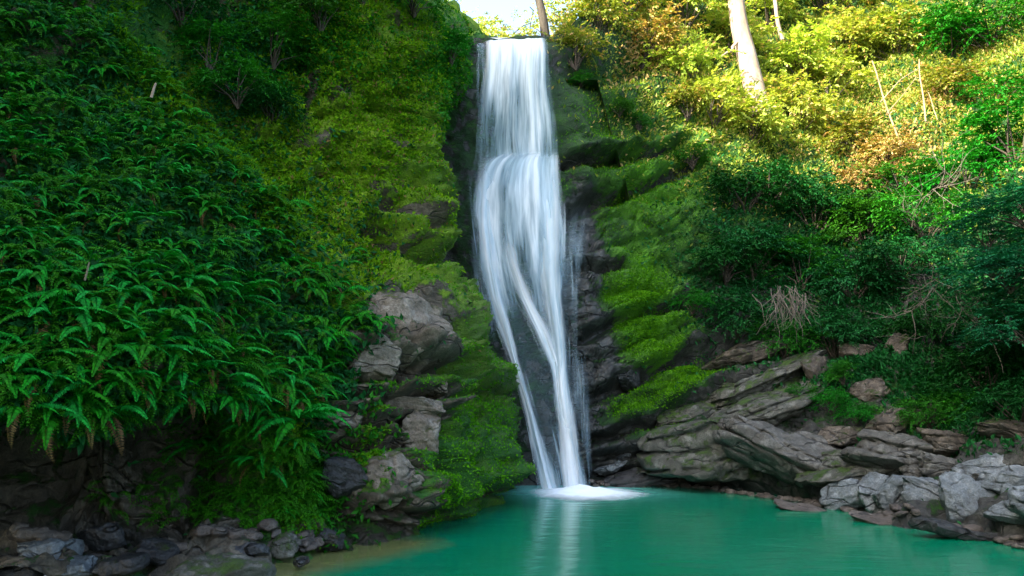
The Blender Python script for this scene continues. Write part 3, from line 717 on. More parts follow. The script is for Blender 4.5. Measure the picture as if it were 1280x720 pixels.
left_rocks = [
 (500,416,136,96,-6,'rock_brown','large pale brown rock face over the dark horizontal crevice',.55),
 (543,484,42,26,-22,'rock_brown','small pale brown block right under the dark crevice',.3),
 (520,509,72,26,-8,'rock_brown','flat brown layer of rock with mossy edges below the crevice',.3),
 (528,541,48,56,10,'rock_brown','upright grey brown block in the mossy buttress',.3),
 (488,598,96,64,-12,'rock_brown','rounded brown boulder low in the mossy buttress',.4),
 (462,448,66,60,-30,'rock_brown','pale brown rock bulging at lower left of the large rock face',.4),
 (432,520,56,24,-17,'rock_brown','thin rock layer beside the hanging ferns',.3),
 (434,596,50,44,-8,'rock_dark','dark rock at the lower left of the buttress',.3)]
for k, (px, py, w, h, tl, mt, lb, dp) in enumerate(left_rocks):
    place_rock('cliff_rock', lb, 'rock', px, py, w, h, tl, mt, sheet=SL, seed=k+60, depth=dp, sink=.8 if k else .86, group=LG, box=.85, cuts=14, layers=.45)
shore = [(58,688,78,40,-8,'rock_blue','pale blue grey rock in the bottom left corner',8.4),
 (14,680,46,34,0,'rock_blue','small grey rock at the left edge above the corner rock',8.6),
 (92,712,60,26,5,'rock_blue','flat grey stone right of the bottom left corner rock',8.1),
 (20,716,60,24,0,'rock_dark','dark stone in the very bottom left corner',7.9),
 (272,715,122,34,0,'rock_green','broad mossy boulder at bottom edge by the shallow water',7.9),
 (357,682,32,26,10,'rock_green','round mossy stone on the left shore',9.1),
 (376,702,20,14,0,'rock_dark','small wet stone at tip of the left shore',8.7),
 (412,672,34,28,-10,'rock_dark','grey stone under the mossy cliff foot',9.7),
 (150,706,60,24,8,'rock_dark','dark stone between the corner rocks and the mossy boulder',8.1),
 (195,690,50,26,-6,'rock_dark','dark damp stone beneath the lone low fern',8.6),
 (310,690,44,22,4,'rock_dark','dark stone behind the broad mossy boulder',8.8),
 (130,672,60,30,12,'rock_dark','rounded dark stone under the hanging ferns',8.8)]
for k, (px, py, w, h, tl, mt, lb, Yc) in enumerate(shore):
    place_rock('shore_rock', lb, 'rock', px, py, w, h, tl, mt, seed=k+90, Yc=Yc, sink=.5, group='rocks on the left shore', box=.5)

# small shore stones
peb = [rock_mesh(300+k, (0.5, 0.42, 0.30), M['pebble'], sub=3, box=.4, cuts=6) for k in range(4)]
def pebbles(n, poly, spread, size, label, group, seed, zoff=0.02):
    rng = random.Random(seed)
    for k in range(n):
        t = rng.random()*(len(poly)-1); i = int(t); f = t-i
        x = poly[i][0]*(1-f)+poly[i+1][0]*f; y = poly[i][1]*(1-f)+poly[i+1][1]*f
        px = x+rng.gauss(0, 6); py = y+rng.uniform(-spread, 0)
        p, n_ = sample(SR if px > 700 else SL, px, py)
        o = mobj('pebble', peb[k % 4], loc=(p[0, 0], p[0, 1]-0.12, max(p[0, 2], zoff)))
        s = rng.uniform(*size); o.scale = (s, s, s*rng.uniform(.6, 1)); o.rotation_euler = (rng.uniform(-.3, .3), rng.uniform(-.3, .3), rng.uniform(0, 6))
        tag(o, label, 'pebble', group)
pebbles(110, [(742, 610), (850, 614), (950, 626), (1010, 638)], 10, (.1, .26), 'small pinkish stone in the strip of stones along the far pool edge', 'stones along the far pool edge', 4)
pebbles(46, [(1010, 640), (1100, 650), (1200, 668), (1280, 684)], 12, (.1, .26), 'small stone among the boulders along the right waterline', 'stones along the right waterline', 5)
pebbles(50, [(20, 700), (150, 700), (300, 695), (390, 690)], 20, (.1, .28), 'small damp stone on the dark left shore', 'stones on the left shore', 6)

# ------------------------------------------------------------------ leaves
def leaves(pos, dirv, nrm, L, W, fold=0.25):
    """folded rhombic leaves; returns V, F"""
    pos = np.asarray(pos); n = len(pos)
    d = dirv/np.linalg.norm(dirv, axis=1, keepdims=True)
    s = np.cross(d, nrm); s /= np.linalg.norm(s, axis=1, keepdims=True)+1e-9
    up = np.cross(s, d)
    L = np.broadcast_to(L, (n,))[:, None]; W = np.broadcast_to(W, (n,))[:, None]
    a = pos; t = pos+d*L - up*L*0.12; m = pos + d*L*0.45
    l = m + s*W*0.5 + up*W*fold; r = m - s*W*0.5 + up*W*fold
    V = np.stack([a, l, t, r], 1).reshape(-1, 3)
    i = np.arange(n)[:, None]*4
    Fc = np.concatenate([i+np.array([0, 2, 1]), i+np.array([0, 3, 2])], 1).reshape(-1, 3)
    return V, Fc

def tube(points, radii, sides=6):
    P = np.array(points, float); n = len(P); V = []; Fc = []
    T = np.gradient(P, axis=0); T /= np.linalg.norm(T, axis=1, keepdims=True)+1e-9
    for i in range(n):
        a = np.cross(T[i], [0.3, 0.2, 1.0] if abs(T[i, 2]) < .9 else [1, 0, 0]); a /= np.linalg.norm(a); c = np.cross(T[i], a)
        for k in range(sides):
            th = 2*math.pi*k/sides; V.append(P[i]+radii[i]*(math.cos(th)*a+math.sin(th)*c))
    for i in range(n-1):
        for k in range(sides):
            k2 = (k+1) % sides; Fc.append([i*sides+k, i*sides+k2, (i+1)*sides+k2, (i+1)*sides+k])
    return np.array(V), np.array(Fc)

def merge(parts):
    Vs = []; Fs = []; o = 0
    for V, Fc in parts:
        Vs.append(V); Fs.append(Fc+o); o += len(V)
    return np.concatenate(Vs), np.concatenate(Fs)

# ---- fern fronds
def frond_mesh(seed, L=1.0, rise=0.9, droop=1.5, pairs=26, mat='frond', wid=0.17):
    rng = np.random.default_rng(seed)
    t = np.linspace(0, 1, 40)
    ang = math.atan(rise) - droop*t**1.1             # pitch along the frond
    dx = np.cos(ang); dz = np.sin(ang); x = np.r_[0, np.cumsum(dx[:-1])]*L/39; z = np.r_[0, np.cumsum(dz[:-1])]*L/39
    y = 0.10*L*np.sin(t*2.2)*rng.uniform(-1, 1)*t
    tp = np.linspace(0.10, 0.985, pairs)
    prof = np.clip(np.sin(np.clip(tp, 0, 1)**0.75*math.pi), 0, 1)**0.6*np.interp(tp, [0, .3, 1], [.6, 1, .35])+0.05
    pos = []; dr = []; nr_ = []; Ls = []
    for tq, w in zip(tp, prof):
        c = np.array([np.interp(tq, t, x), np.interp(tq, t, y), np.interp(tq, t, z)]); a = np.interp(tq, t, ang)
        fw = np.array([math.cos(a), 0, math.sin(a)]); up = np.array([-math.sin(a), 0, math.cos(a)])
        for s in (-1, 1):
            pos.append(c); dr.append(np.array([0, s, 0])*1.0 + fw*rng.uniform(.35, .6) - up*rng.uniform(.1, .4) - np.array([0, 0, .15])); nr_.append(up); Ls.append(wid*L*w*rng.uniform(.85, 1.1))
    V1, F1 = leaves(np.array(pos), np.array(dr), np.array(nr_), np.array(Ls), L*0.045, 0.18)
    V1[:, 1] *= 1.0
    # terminal leaf row + rachis as a narrow keeled strip
    k = 12; ti = np.linspace(0, 1, k); P = np.stack([np.interp(ti, t, x), np.interp(ti, t, y), np.interp(ti, t, z)], 1)
    V2, F2 = tube(P, np.linspace(0.006, 0.002, k)*L, 3); F2 = np.concatenate([F2[:, [0, 1, 2]], F2[:, [0, 2, 3]]])
    V, Fc = merge([(V1, F1), (V2, F2)])
    return np_mesh('frond', V, Fc, M[mat], smooth=False)
FR = [frond_mesh(1, rise=1.0, droop=1.7), frond_mesh(2, rise=0.7, droop=1.5), frond_mesh(3, rise=1.5, droop=2.4), frond_mesh(4, rise=0.35, droop=1.3), frond_mesh(5, rise=1.2, droop=1.2)]
FRF = [frond_mesh(11, rise=1.0, droop=1.9, mat='frond_far', pairs=18, wid=.2), frond_mesh(12, rise=0.6, droop=1.6, mat='frond_far', pairs=18, wid=.2)]
def copy_tree(o, parent=None):
    c = o.copy(); COL.objects.link(c); c.parent = parent
    for ch in list(o.children): copy_tree(ch, c)
    return c
def fern_proto(seed, n, meshes, spread):
    rng = random.Random(seed); r = empty('fern')
    for k in range(n):
        o = mobj('frond', meshes[rng.randrange(len(meshes))], r)
        o.rotation_euler = (rng.uniform(-.2, .2), rng.uniform(-.25, .3), -spread+2*spread*(k+.5)/n+rng.uniform(-.2, .2)); s = rng.uniform(.75, 1.1); o.scale = (s, s, s)
    return r
M['dead_frond'] = leaf_mat('dead_fern_leaf', (0.06, 0.035, 0.012), (0.2, 0.12, 0.04), trans=0.2, rough=0.7)
DEAD = frond_mesh(21, rise=.2, droop=1.9, mat='dead_frond', pairs=18)
BIG = [fern_proto(1, 9, FR, 1.9), fern_proto(2, 8, FR, 1.7), fern_proto(3, 10, FR, 2.1)]
SMALL = [fern_proto(5, 7, FRF, 1.9), fern_proto(6, 6, FRF, 1.8)]
for pr in (BIG[1], BIG[2]):
    o = mobj('frond', DEAD, pr); o.rotation_euler = (.2, .5, -.7); o.scale = (.8,)*3; o['label'] = 'withered brown frond'
used = set()
def place_fern(proto, p, n, size, label, group, rng, cat='fern', yaw=None):
    if id(proto) not in used: used.add(id(proto)); o = proto
    else: o = copy_tree(proto)
    if yaw is None: yaw = math.atan2(n[1], n[0])+rng.uniform(-.35, .35)
    o.location = p; o.rotation_euler = (rng.uniform(-.15, .15), rng.uniform(-.1, .25), yaw); o.scale = (size,)*3
    tag(o, label, cat, group)
def inpoly(x, y, poly):
    c = False; j = len(poly)-1
    for i in range(len(poly)):
        if (poly[i][1] > y) != (poly[j][1] > y) and x < (poly[j][0]-poly[i][0])*(y-poly[i][1])/(poly[j][1]-poly[i][1])+poly[i][0]: c = not c
        j = i
    return c
def scatter(poly, n, rng, mind):
    xs = [q[0] for q in poly]; ys = [q[1] for q in poly]; out_ = []; tries = 0
    while len(out_) < n and tries < n*60:
        tries += 1; x = rng.uniform(min(xs), max(xs)); y = rng.uniform(min(ys), max(ys))
        if inpoly(x, y, poly) and all((x-a)**2+(y-b_)**2 > mind**2 for a, b_ in out_): out_.append((x, y))
    return out_
rng = random.Random(3)
def fern_zone(poly, n, mind, protos, size, label, group, sheet=SL, lift=0.02, rng=rng):
    for (x, y) in scatter(poly, n, rng, mind):
        p, nn = sample(sheet, x, y)
        place_fern(protos[rng.randrange(len(protos))], p[0]+nn[0]*lift, nn[0], rng.uniform(*size), label, group, rng)
G1 = 'ferns massed on the left cliff'
fern_zone([(-20,370),(120,350),(300,370),(390,420),(385,500),(300,500),(150,500),(60,510),(-20,540)], 85, 24, BIG, (.34, .64), 'large arching sword fern in the hanging fringe low on the left cliff', G1)
fern_zone([(-10,130),(100,130),(300,240),(420,360),(300,380),(-10,370)], 118, 19, BIG, (.26, .42), 'mid sized fern in the dark green mass halfway up the left cliff', G1)
fern_zone([(-10,-30),(100,-30),(170,60),(230,130),(300,210),(250,220),(100,140),(-10,130)], 52, 21, SMALL, (.28, .42), 'small fern near the top of the left slope', G1)
fern_zone([(300,230),(440,330),(440,420),(400,470),(370,400)], 26, 16, SMALL, (.35, .6), 'small fern at right end of the left fern mass, beside bare rock', G1)
fern_zone([(280,470),(390,450),(395,560),(330,600),(270,540)], 14, 22, BIG, (.35, .55), 'fern hanging at the right end of the fringe, over the mossy pillar', G1)
for (x, y, s, lb) in [(350,515,.8,'bright fern arching alone at the right end of the fern fringe, above the mossy pillar'), (222,606,.55,'lone low fern hanging over the dark hollow'), (385,535,.5,'small fern just below the lone bright fern on the mossy pillar'),
                      (265,500,.9,'broad fern drooping into the dark hollow in the middle of the fringe'), (40,520,.95,'broad fern drooping over the dark hollow near the left edge')]:
    p, nn = sample(SL, x, y); place_fern(BIG[0], p[0]+nn[0]*.1, nn[0], s, lb, None, rng)
fern_zone([(300,540),(390,540),(400,640),(330,660),(290,600)], 14, 20, SMALL, (.25, .4), 'tiny fern sprouting on the mossy pillar left of the bare rock', 'tiny ferns on the mossy pillar')

# beyond the individual ferns: the mass of small fronds between them, nobody could count it
def frond_carpet(name, label, polys, meshes, size, seed):
    g = np.random.default_rng(seed); parts = []
    for poly, n in polys:
        pts = np.array(scatter(poly, n, random.Random(seed), 0)); P, N = sample(SL, pts[:, 0], pts[:, 1])
        for p, nn in zip(P, N):
            me = meshes[g.integers(len(meshes))]; V, Fc = me
            yaw = math.atan2(nn[1], nn[0])+g.uniform(-1.3, 1.1); sc_ = g.uniform(*size); pit = g.uniform(-.5, .5); rl = g.uniform(-.3, .3)
            R_ = (Matrix.Rotation(yaw, 3, 'Z') @ Matrix.Rotation(pit, 3, 'Y') @ Matrix.Rotation(rl, 3, 'X'))
            parts.append((V@np.array(R_).T*sc_ + p + nn*.02, Fc))
    o = mobj(name, np_mesh(name, *merge(parts), M['frond_far'], smooth=False)); tag(o, label, 'ground cover', kind='stuff')
def raw(me):
    V = np.zeros(len(me.vertices)*3, np.float32); me.vertices.foreach_get('co', V); Fc = np.zeros(len(me.polygons)*3, np.int32); me.loops.foreach_get('vertex_index', Fc)
    return V.reshape(-1, 3).astype(float), Fc.reshape(-1, 3)
CARP = [raw(frond_mesh(30+k, rise=.6+.3*k, droop=1.4+.3*k, mat='frond_far', pairs=12, wid=.2)) for k in range(4)]
frond_carpet('fern_carpet', 'mass of small fern fronds filling the left slope between the larger ferns',
    [([(-60,-60),(110,-60),(180,60),(240,130),(330,220),(440,330),(440,400),(-60,400)], 2600), ([(-60,400),(440,400),(420,470),(400,560),(340,560),(280,520),(200,505),(120,525),(-60,540)], 1300),
     ([(290,530),(400,540),(410,650),(330,675),(250,650)], 800), ([(180,590),(250,590),(240,640),(190,640)], 150), ([(-40,500),(230,500),(240,590),(120,600),(-40,585)], 420), ([(100,630),(150,630),(150,670),(100,670)], 30)], CARP, (.16, .42), 5)

# ---- ground cover (leafy stuff): many small leaves over a surface
def cover(name, label, sheet, regions, size, mat, up=0.5, out_=0.8, width=0.45, rng_seed=1, hang=0.0, jit=.02, onmoss=False):
    g = np.random.default_rng(rng_seed); PX = []; PY = []; 
    for (cx, cy, rx, ry, n) in regions:
        k = g.normal(size=(n, 2)); PX.append(cx+k[:, 0]*rx*.6); PY.append(cy+k[:, 1]*ry*.6)
    px = np.concatenate(PX); py = np.concatenate(PY)
    cl = fbm(np.stack([px/26, py/22, 0*px], -1), 3, rng_seed+50)
    keep = cl > g.uniform(-0.75, 0.35, len(px)); px, py = px[keep], py[keep]
    ok = (px > sheet.px[0, 0]+5) & (px < sheet.px[0, -1]-5) & (py > -350) & (py < 690); px, py = px[ok], py[ok]
    if onmoss:
        c = np.clip((px-sheet.px[0, 0])/(sheet.px[0, -1]-sheet.px[0, 0])*(sheet.nc-1), 0, sheet.nc-1).astype(int); tp = (topL if sheet is SL else topR)[c]
        rr = np.clip((py-tp)/((760 if sheet is SL else 785)-tp)*(sheet.nr-1), 0, sheet.nr-1).astype(int)
        ok = sheet.attrs['moss'][rr, c] > g.uniform(.25, .6, len(px)); px, py = px[ok], py[ok]
    P, N = sample(sheet, px, py); n = len(P)
    d = N*out_ + g.normal(size=(n, 3))*0.6 + np.array([0, 0, up-hang])
    nr_ = N + g.normal(size=(n, 3))*0.5 + np.array([0, 0, .6])
    L = g.uniform(size[0], size[1], n)
    V, Fc = leaves(P + N*g.uniform(-.01, jit, n)[:, None], d, nr_, L, L*width)
    me = np_mesh(name, V, Fc, mat, smooth=False)
    o = mobj(name, me); tag(o, label, 'ground cover', kind='stuff'); return o
cover('moss_tufts', 'yellow green moss and short growth on the upper left cliff', SL, [(430,120,110,150,42000),(500,80,60,110,14000),(460,300,90,90,16000),(240,120,60,70,8000),(350,220,80,60,7000),(380,500,30,60,4000)], (.035,.10), M['moss_tuft'], rng_seed=1, onmoss=True)
cover('moss_cushions', 'deep green moss on the rounded buttress beside the fall', SL, [(600,520,55,120,26000),(550,400,40,110,10000),(560,100,40,90,8000),(540,620,70,40,7000),(455,560,30,50,5000),(380,600,40,80,9000),(340,640,70,40,5000),(480,490,50,10,1500)], (.022,.06), M['moss_green'], rng_seed=2, onmoss=True)
cover('creeping_leaves', 'dark creeping leaves filling the gaps between the ferns', SL, [(-220,300,160,260,16000),(100,250,220,200,26000),(300,330,130,110,16000),(100,450,240,90,15000),(100,50,160,120,14000),(290,80,60,90,9000),(400,430,40,90,5000)], (.06,.15), M['leaf_dark'], rng_seed=3, hang=.6)
cover('leafy_growth', 'green leafy growth on the cliff above the wet rock', SL, [(545,90,50,70,6000),(570,170,25,70,2500),(330,50,60,70,4000),(420,40,60,50,3000),(400,580,60,90,3000)], (.06,.13), M['leaf_mid'], rng_seed=4, hang=.4)
cover('slope_grass', 'fresh green grass along the crest of the fern slope beside the gully', SL, [(165,30,26,60,9000),(225,115,34,36,9000),(290,180,50,36,11000),(360,260,36,50,6000)], (.05,.14), M['moss_green'], rng_seed=14, hang=.3, width=.25)
cover('wall_moss', 'vivid green moss on the rock wall right of the fall', SR, [(800,385,50,50,24000),(800,240,80,60,14000),(850,460,55,50,12000),(800,510,60,30,5000),(760,150,50,50,4000)], (.02,.065), M['moss_green'], rng_seed=5, onmoss=True)
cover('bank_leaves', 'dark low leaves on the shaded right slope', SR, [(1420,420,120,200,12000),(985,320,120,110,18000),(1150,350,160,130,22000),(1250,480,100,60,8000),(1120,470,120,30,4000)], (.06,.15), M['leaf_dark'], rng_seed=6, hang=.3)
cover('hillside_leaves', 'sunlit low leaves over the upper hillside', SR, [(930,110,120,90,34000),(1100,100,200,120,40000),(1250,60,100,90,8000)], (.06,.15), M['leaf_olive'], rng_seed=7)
cover('leaf_litter', 'dry brown leaf litter on the sunlit patch of slope', SR, [(1110,195,50,25,5000),(1150,130,60,40,3000),(830,70,50,30,3000)], (.08,.18), M['leaf_dry'], rng_seed=8, up=0, out_=.4)

# ---- shrubs
def shrub_meshes(seed, mat, R=(1, .8, .8), clumps=16, sprays=16, leaf=.085, perspray=12, sl=.36, flat=.5, width=.45, droop=.25):
    g = np.random.default_rng(seed); pos = []; dr = []; nm = []; LL = []; tubes = []
    R = np.array(R)
    for c in range(clumps):
        v = g.normal(size=3); v /= np.linalg.norm(v); v[2] = abs(v[2])*1.2-.35
        cc = v*R*g.uniform(.45, .95) + np.array([0, 0, R[2]*.75])
        mid = cc*.5+g.normal(size=3)*.08
        tubes.append(tube([[0, 0, -.1], mid*.6+[0, 0, .05], cc], [.028, .018, .006], 5))
        for s in range(sprays):
            d = v + g.normal(size=3)*.75; d[2] = d[2]*flat + .05; d /= np.linalg.norm(d)
            p0 = cc + g.normal(size=3)*np.array([.2, .2, .13])*R.mean()
            side = np.cross(d, [0, 0, 1]); side /= np.linalg.norm(side)+1e-9; L = sl*g.uniform(.6, 1.2)
            for k in range(perspray):
                t = (k+1)/perspray; s_ = 1 if k % 2 else -1
                pos.append(p0+d*L*t+np.array([0, 0, -droop*L*t*t])); dr.append(d*.7+side*s_*.8*(1-t*.6)+g.normal(size=3)*.22-np.array([0, 0, droop*.8])); nm.append(np.array([0, 0, 1.])+g.normal(size=3)*.35); LL.append(leaf*g.uniform(.7, 1.25)*(1.1-.35*t))
    V, Fc = leaves(np.array(pos), np.array(dr), np.array(nm), np.array(LL), np.array(LL)*width)
    fm = np_mesh('foliage', V, Fc, mat, smooth=False)
    sm = np_mesh('stems', *merge(tubes), M['bark'])
    return fm, sm
SH = {}
for nm_, mt in (('dark', 'leaf_dark'), ('mid', 'leaf_mid'), ('yellow', 'leaf_yellow'), ('olive', 'leaf_olive'), ('teal', 'leaf_teal'), ('dry', 'leaf_dry')):
    SH[nm_] = []
    for k in range(2 if nm_ in ('teal', 'dry') else 3):
        if nm_ == 'teal': SH[nm_].append(shrub_meshes(40+k, M[mt], (1, .9, .7), 16, 12, .10, 22, .65, .25, .32, .3))
        elif nm_ in ('yellow', 'olive', 'dry'): SH[nm_].append(shrub_meshes(20+k+len(nm_), M[mt], (1, .8, .85), 18, 15, .12, 10, .4, .8, .55))
        else: SH[nm_].append(shrub_meshes(10+k+len(nm_), M[mt], (1, .8, .75), 18, 17, .095, 13, .42, .4, .42, .35))
def shrub(kind, v, p, s, label, group=None, rz=None, sz=1.0, name='shrub', cat='shrub'):
    fm, sm = SH[kind][v % len(SH[kind])]
    r = empty(name, p, random.uniform(0, 6.28) if rz is None else rz); r.scale = (s, s, s*sz)
    mobj('foliage', fm, r); mobj('stems', sm, r)
    return tag(r, label, cat, group)
def on(sheet, px, py, s=0.0, fwd=0.0):
    p, n = sample(sheet, px, py); q = p[0]+n[0]*fwd; q = q.copy(); q[2] -= s; return q
# shaded shrubs hanging over the right bank   (px, py, size, kind, label)
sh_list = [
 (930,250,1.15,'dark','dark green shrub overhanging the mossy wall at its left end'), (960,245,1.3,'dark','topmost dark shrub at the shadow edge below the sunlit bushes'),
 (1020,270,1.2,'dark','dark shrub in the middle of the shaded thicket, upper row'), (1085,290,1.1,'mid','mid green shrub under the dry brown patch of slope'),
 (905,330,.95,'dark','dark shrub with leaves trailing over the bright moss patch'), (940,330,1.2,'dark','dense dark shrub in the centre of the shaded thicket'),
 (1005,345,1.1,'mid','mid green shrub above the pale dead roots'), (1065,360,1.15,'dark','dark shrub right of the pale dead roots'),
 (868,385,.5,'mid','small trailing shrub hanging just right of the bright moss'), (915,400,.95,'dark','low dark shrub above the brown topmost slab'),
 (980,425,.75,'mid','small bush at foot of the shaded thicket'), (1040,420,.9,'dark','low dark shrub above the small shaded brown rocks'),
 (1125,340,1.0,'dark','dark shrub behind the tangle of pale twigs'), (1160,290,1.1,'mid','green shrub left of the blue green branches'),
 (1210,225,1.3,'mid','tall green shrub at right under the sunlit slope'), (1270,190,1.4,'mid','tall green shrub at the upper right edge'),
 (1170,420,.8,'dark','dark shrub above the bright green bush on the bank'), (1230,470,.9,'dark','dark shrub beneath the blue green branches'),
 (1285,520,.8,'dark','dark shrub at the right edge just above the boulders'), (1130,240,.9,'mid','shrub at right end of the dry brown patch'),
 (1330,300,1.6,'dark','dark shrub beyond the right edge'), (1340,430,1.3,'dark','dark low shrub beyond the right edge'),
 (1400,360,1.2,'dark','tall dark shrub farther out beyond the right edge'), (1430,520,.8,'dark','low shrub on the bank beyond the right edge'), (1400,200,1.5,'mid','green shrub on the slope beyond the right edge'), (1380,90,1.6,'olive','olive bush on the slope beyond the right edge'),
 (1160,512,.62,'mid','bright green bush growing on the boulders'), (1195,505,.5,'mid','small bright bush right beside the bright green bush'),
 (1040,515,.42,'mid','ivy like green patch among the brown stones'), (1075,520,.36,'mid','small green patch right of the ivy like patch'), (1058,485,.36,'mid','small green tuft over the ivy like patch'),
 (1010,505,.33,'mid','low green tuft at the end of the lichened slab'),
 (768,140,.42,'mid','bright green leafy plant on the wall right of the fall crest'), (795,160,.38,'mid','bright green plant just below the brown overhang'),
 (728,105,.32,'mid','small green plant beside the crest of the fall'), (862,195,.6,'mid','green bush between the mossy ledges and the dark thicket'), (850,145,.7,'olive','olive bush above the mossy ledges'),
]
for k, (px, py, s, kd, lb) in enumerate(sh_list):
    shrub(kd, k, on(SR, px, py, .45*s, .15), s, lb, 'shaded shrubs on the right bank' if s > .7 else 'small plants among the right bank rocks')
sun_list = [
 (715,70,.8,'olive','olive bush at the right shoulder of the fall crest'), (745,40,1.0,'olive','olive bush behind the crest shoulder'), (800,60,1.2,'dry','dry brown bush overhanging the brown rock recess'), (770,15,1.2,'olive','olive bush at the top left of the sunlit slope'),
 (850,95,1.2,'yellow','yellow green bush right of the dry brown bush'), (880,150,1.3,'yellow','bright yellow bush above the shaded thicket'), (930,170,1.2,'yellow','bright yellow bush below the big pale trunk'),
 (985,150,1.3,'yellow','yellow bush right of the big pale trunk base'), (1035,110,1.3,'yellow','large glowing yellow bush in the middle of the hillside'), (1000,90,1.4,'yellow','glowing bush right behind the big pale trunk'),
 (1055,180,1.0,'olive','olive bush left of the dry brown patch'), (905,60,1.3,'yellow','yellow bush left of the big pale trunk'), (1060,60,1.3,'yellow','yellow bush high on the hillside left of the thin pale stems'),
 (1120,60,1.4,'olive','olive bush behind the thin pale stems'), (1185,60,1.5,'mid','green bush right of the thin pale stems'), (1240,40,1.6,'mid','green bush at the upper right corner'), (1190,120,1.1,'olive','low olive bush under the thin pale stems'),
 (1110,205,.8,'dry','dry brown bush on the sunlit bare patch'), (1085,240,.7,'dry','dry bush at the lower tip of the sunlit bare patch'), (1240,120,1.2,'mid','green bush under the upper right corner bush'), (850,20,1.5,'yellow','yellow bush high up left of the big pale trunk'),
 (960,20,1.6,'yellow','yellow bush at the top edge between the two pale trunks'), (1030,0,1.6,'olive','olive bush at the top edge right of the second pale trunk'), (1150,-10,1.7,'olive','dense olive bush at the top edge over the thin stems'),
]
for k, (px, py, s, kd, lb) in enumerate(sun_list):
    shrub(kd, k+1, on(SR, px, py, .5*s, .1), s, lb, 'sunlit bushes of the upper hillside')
left_sh = [(300,110,.75,'mid','leafy bush in the dark gully behind the fern slope'), (265,70,.7,'mid','leafy bush at the top of the dark gully'), (340,60,.8,'mid','leafy bush at the top of the left cliff right of the gully'), (345,140,.6,'dark','dark bush low in the gully'),
 (400,20,.8,'mid','green bush at the top edge over the mossy cliff'), (450,-15,.9,'mid','green bush at the top edge left of the fall trees'), (505,15,.7,'mid','green bush on the cliff edge left of the sky gap'), (545,75,.55,'mid','bright bush on the ledge left of the fall crest'), (572,60,.45,'mid','small bush at the left shoulder of the fall crest'),
 (225,20,.7,'dark','dark bush high in the gully mouth'), (555,150,.4,'mid','small plant above the wet dark rock'), (345,420,.4,'dark','dark leafy bush between the ferns')]
for k, (px, py, s, kd, lb) in enumerate(left_sh):
    shrub(kd, k+2, on(SL, px, py, .3*s, .05), s, lb, 'bushes on the left cliff')
# blue green layered boughs at the right edge
for (px, py, Yc, s, lb) in [(1290,250,12.5,1.0,'uppermost blue green layered bough at the right edge'), (1262,330,12.2,.9,'middle blue green layered bough at the right edge'), (1285,400,11.8,.85,'lower blue green layered bough at the right edge'), (1235,290,13.2,.7,'blue green bough reaching farthest in from the right edge'), (1350,330,12,1.3,'blue green bough just outside the right edge')]:
    shrub('teal', int(px), at(px, py+35*s, Yc), s, lb, 'blue green boughs at the right edge', name='leafy_bough', cat='branch', sz=.7)

# ------------------------------------------------------------------ trees
def tree_meshes(seed, H, r0, mat, leafm, crownR, leaf=.16, clumps=34, sprays=16, lean=(0, 0), limbs=7, crown_z=.62, kink=.15, persp=9):
    g = np.random.default_rng(seed); n = 14; t = np.linspace(0, 1, n)
    P = np.stack([lean[0]*t+kink*np.sin(t*5+seed)*t, lean[1]*t+kink*np.cos(t*4+seed)*t, H*t-.4], 1)
    rad = r0*(1-t*.72)*(1+.35*np.exp(-t*14)); parts = [tube(P, rad, 12)]
    tips = []
    for k in range(limbs):
        i = int(n*(.4+.55*k/limbs)); i = min(i, n-2); a = k*2.4+seed; L = crownR*g.uniform(.6, 1.0)
        q = [P[i]]; 
        for j in range(1, 6): q.append(P[i]+np.array([math.cos(a)*L*j/5, math.sin(a)*L*j/5, L*.7*(j/5)**1.2])+g.normal(size=3)*.06*L)
        parts.append(tube(q, np.linspace(rad[i]*.5, .02, 6), 6)); tips.append(q[-1]); tips.append(q[3])
    tips.append(P[-1])
    V, Fc = merge(parts); tm = np_mesh('trunk', V, Fc, mat)
    pos = []; dr = []; nm = []; LL = []
    for c in range(clumps):
        b_ = tips[c % len(tips)] + g.normal(size=3)*crownR*np.array([.42, .42, .32])
        for s in range(sprays):
            d = g.normal(size=3); d[2] = d[2]*.5-.1; d /= np.linalg.norm(d); p0 = b_+g.normal(size=3)*crownR*.13; L = .55*g.uniform(.6, 1.3)
            side = np.cross(d, [0, 0, 1]); side /= np.linalg.norm(side)+1e-9
            for k in range(persp):
                tq = (k+1)/persp; pos.append(p0+d*L*tq); dr.append(d*.6+side*(1 if k % 2 else -1)*.8+g.normal(size=3)*.3-[0, 0, .25]); nm.append(np.array([0, 0, 1.])+g.normal(size=3)*.5); LL.append(leaf*g.uniform(.7, 1.2))
    V, Fc = leaves(np.array(pos), np.array(dr), np.array(nm), np.array(LL), np.array(LL)*.5)
    return tm, np_mesh('crown', V, Fc, leafm, smooth=False)
TR = [tree_meshes(1, 7, .17, M['bark'], M['leaf_yellow'], 2.4, lean=(.5, 0)), tree_meshes(2, 6.5, .14, M['bark'], M['leaf_olive'], 2.3, lean=(-.6, .3)), tree_meshes(3, 8, .2, M['bark'], M['leaf_mid'], 2.6, lean=(.3, -.4)), tree_meshes(4, 7, .15, M['bark'], M['leaf_yellow'], 2.2, lean=(-.4, 0), clumps=26)]
def tree(v, p, s, label, group='trees above the gorge', rz=None):
    r = empty('tree', p, random.uniform(0, 6.28) if rz is None else rz); r.scale = (s,)*3
    mobj('trunk', TR[v][0], r); mobj('crown', TR[v][1], r); return tag(r, label, 'tree', group)
def gz(x, y):  # height of the upper ground
    return 9.75+max(y-19, 0)*.14+abs(x)**1.1*.12
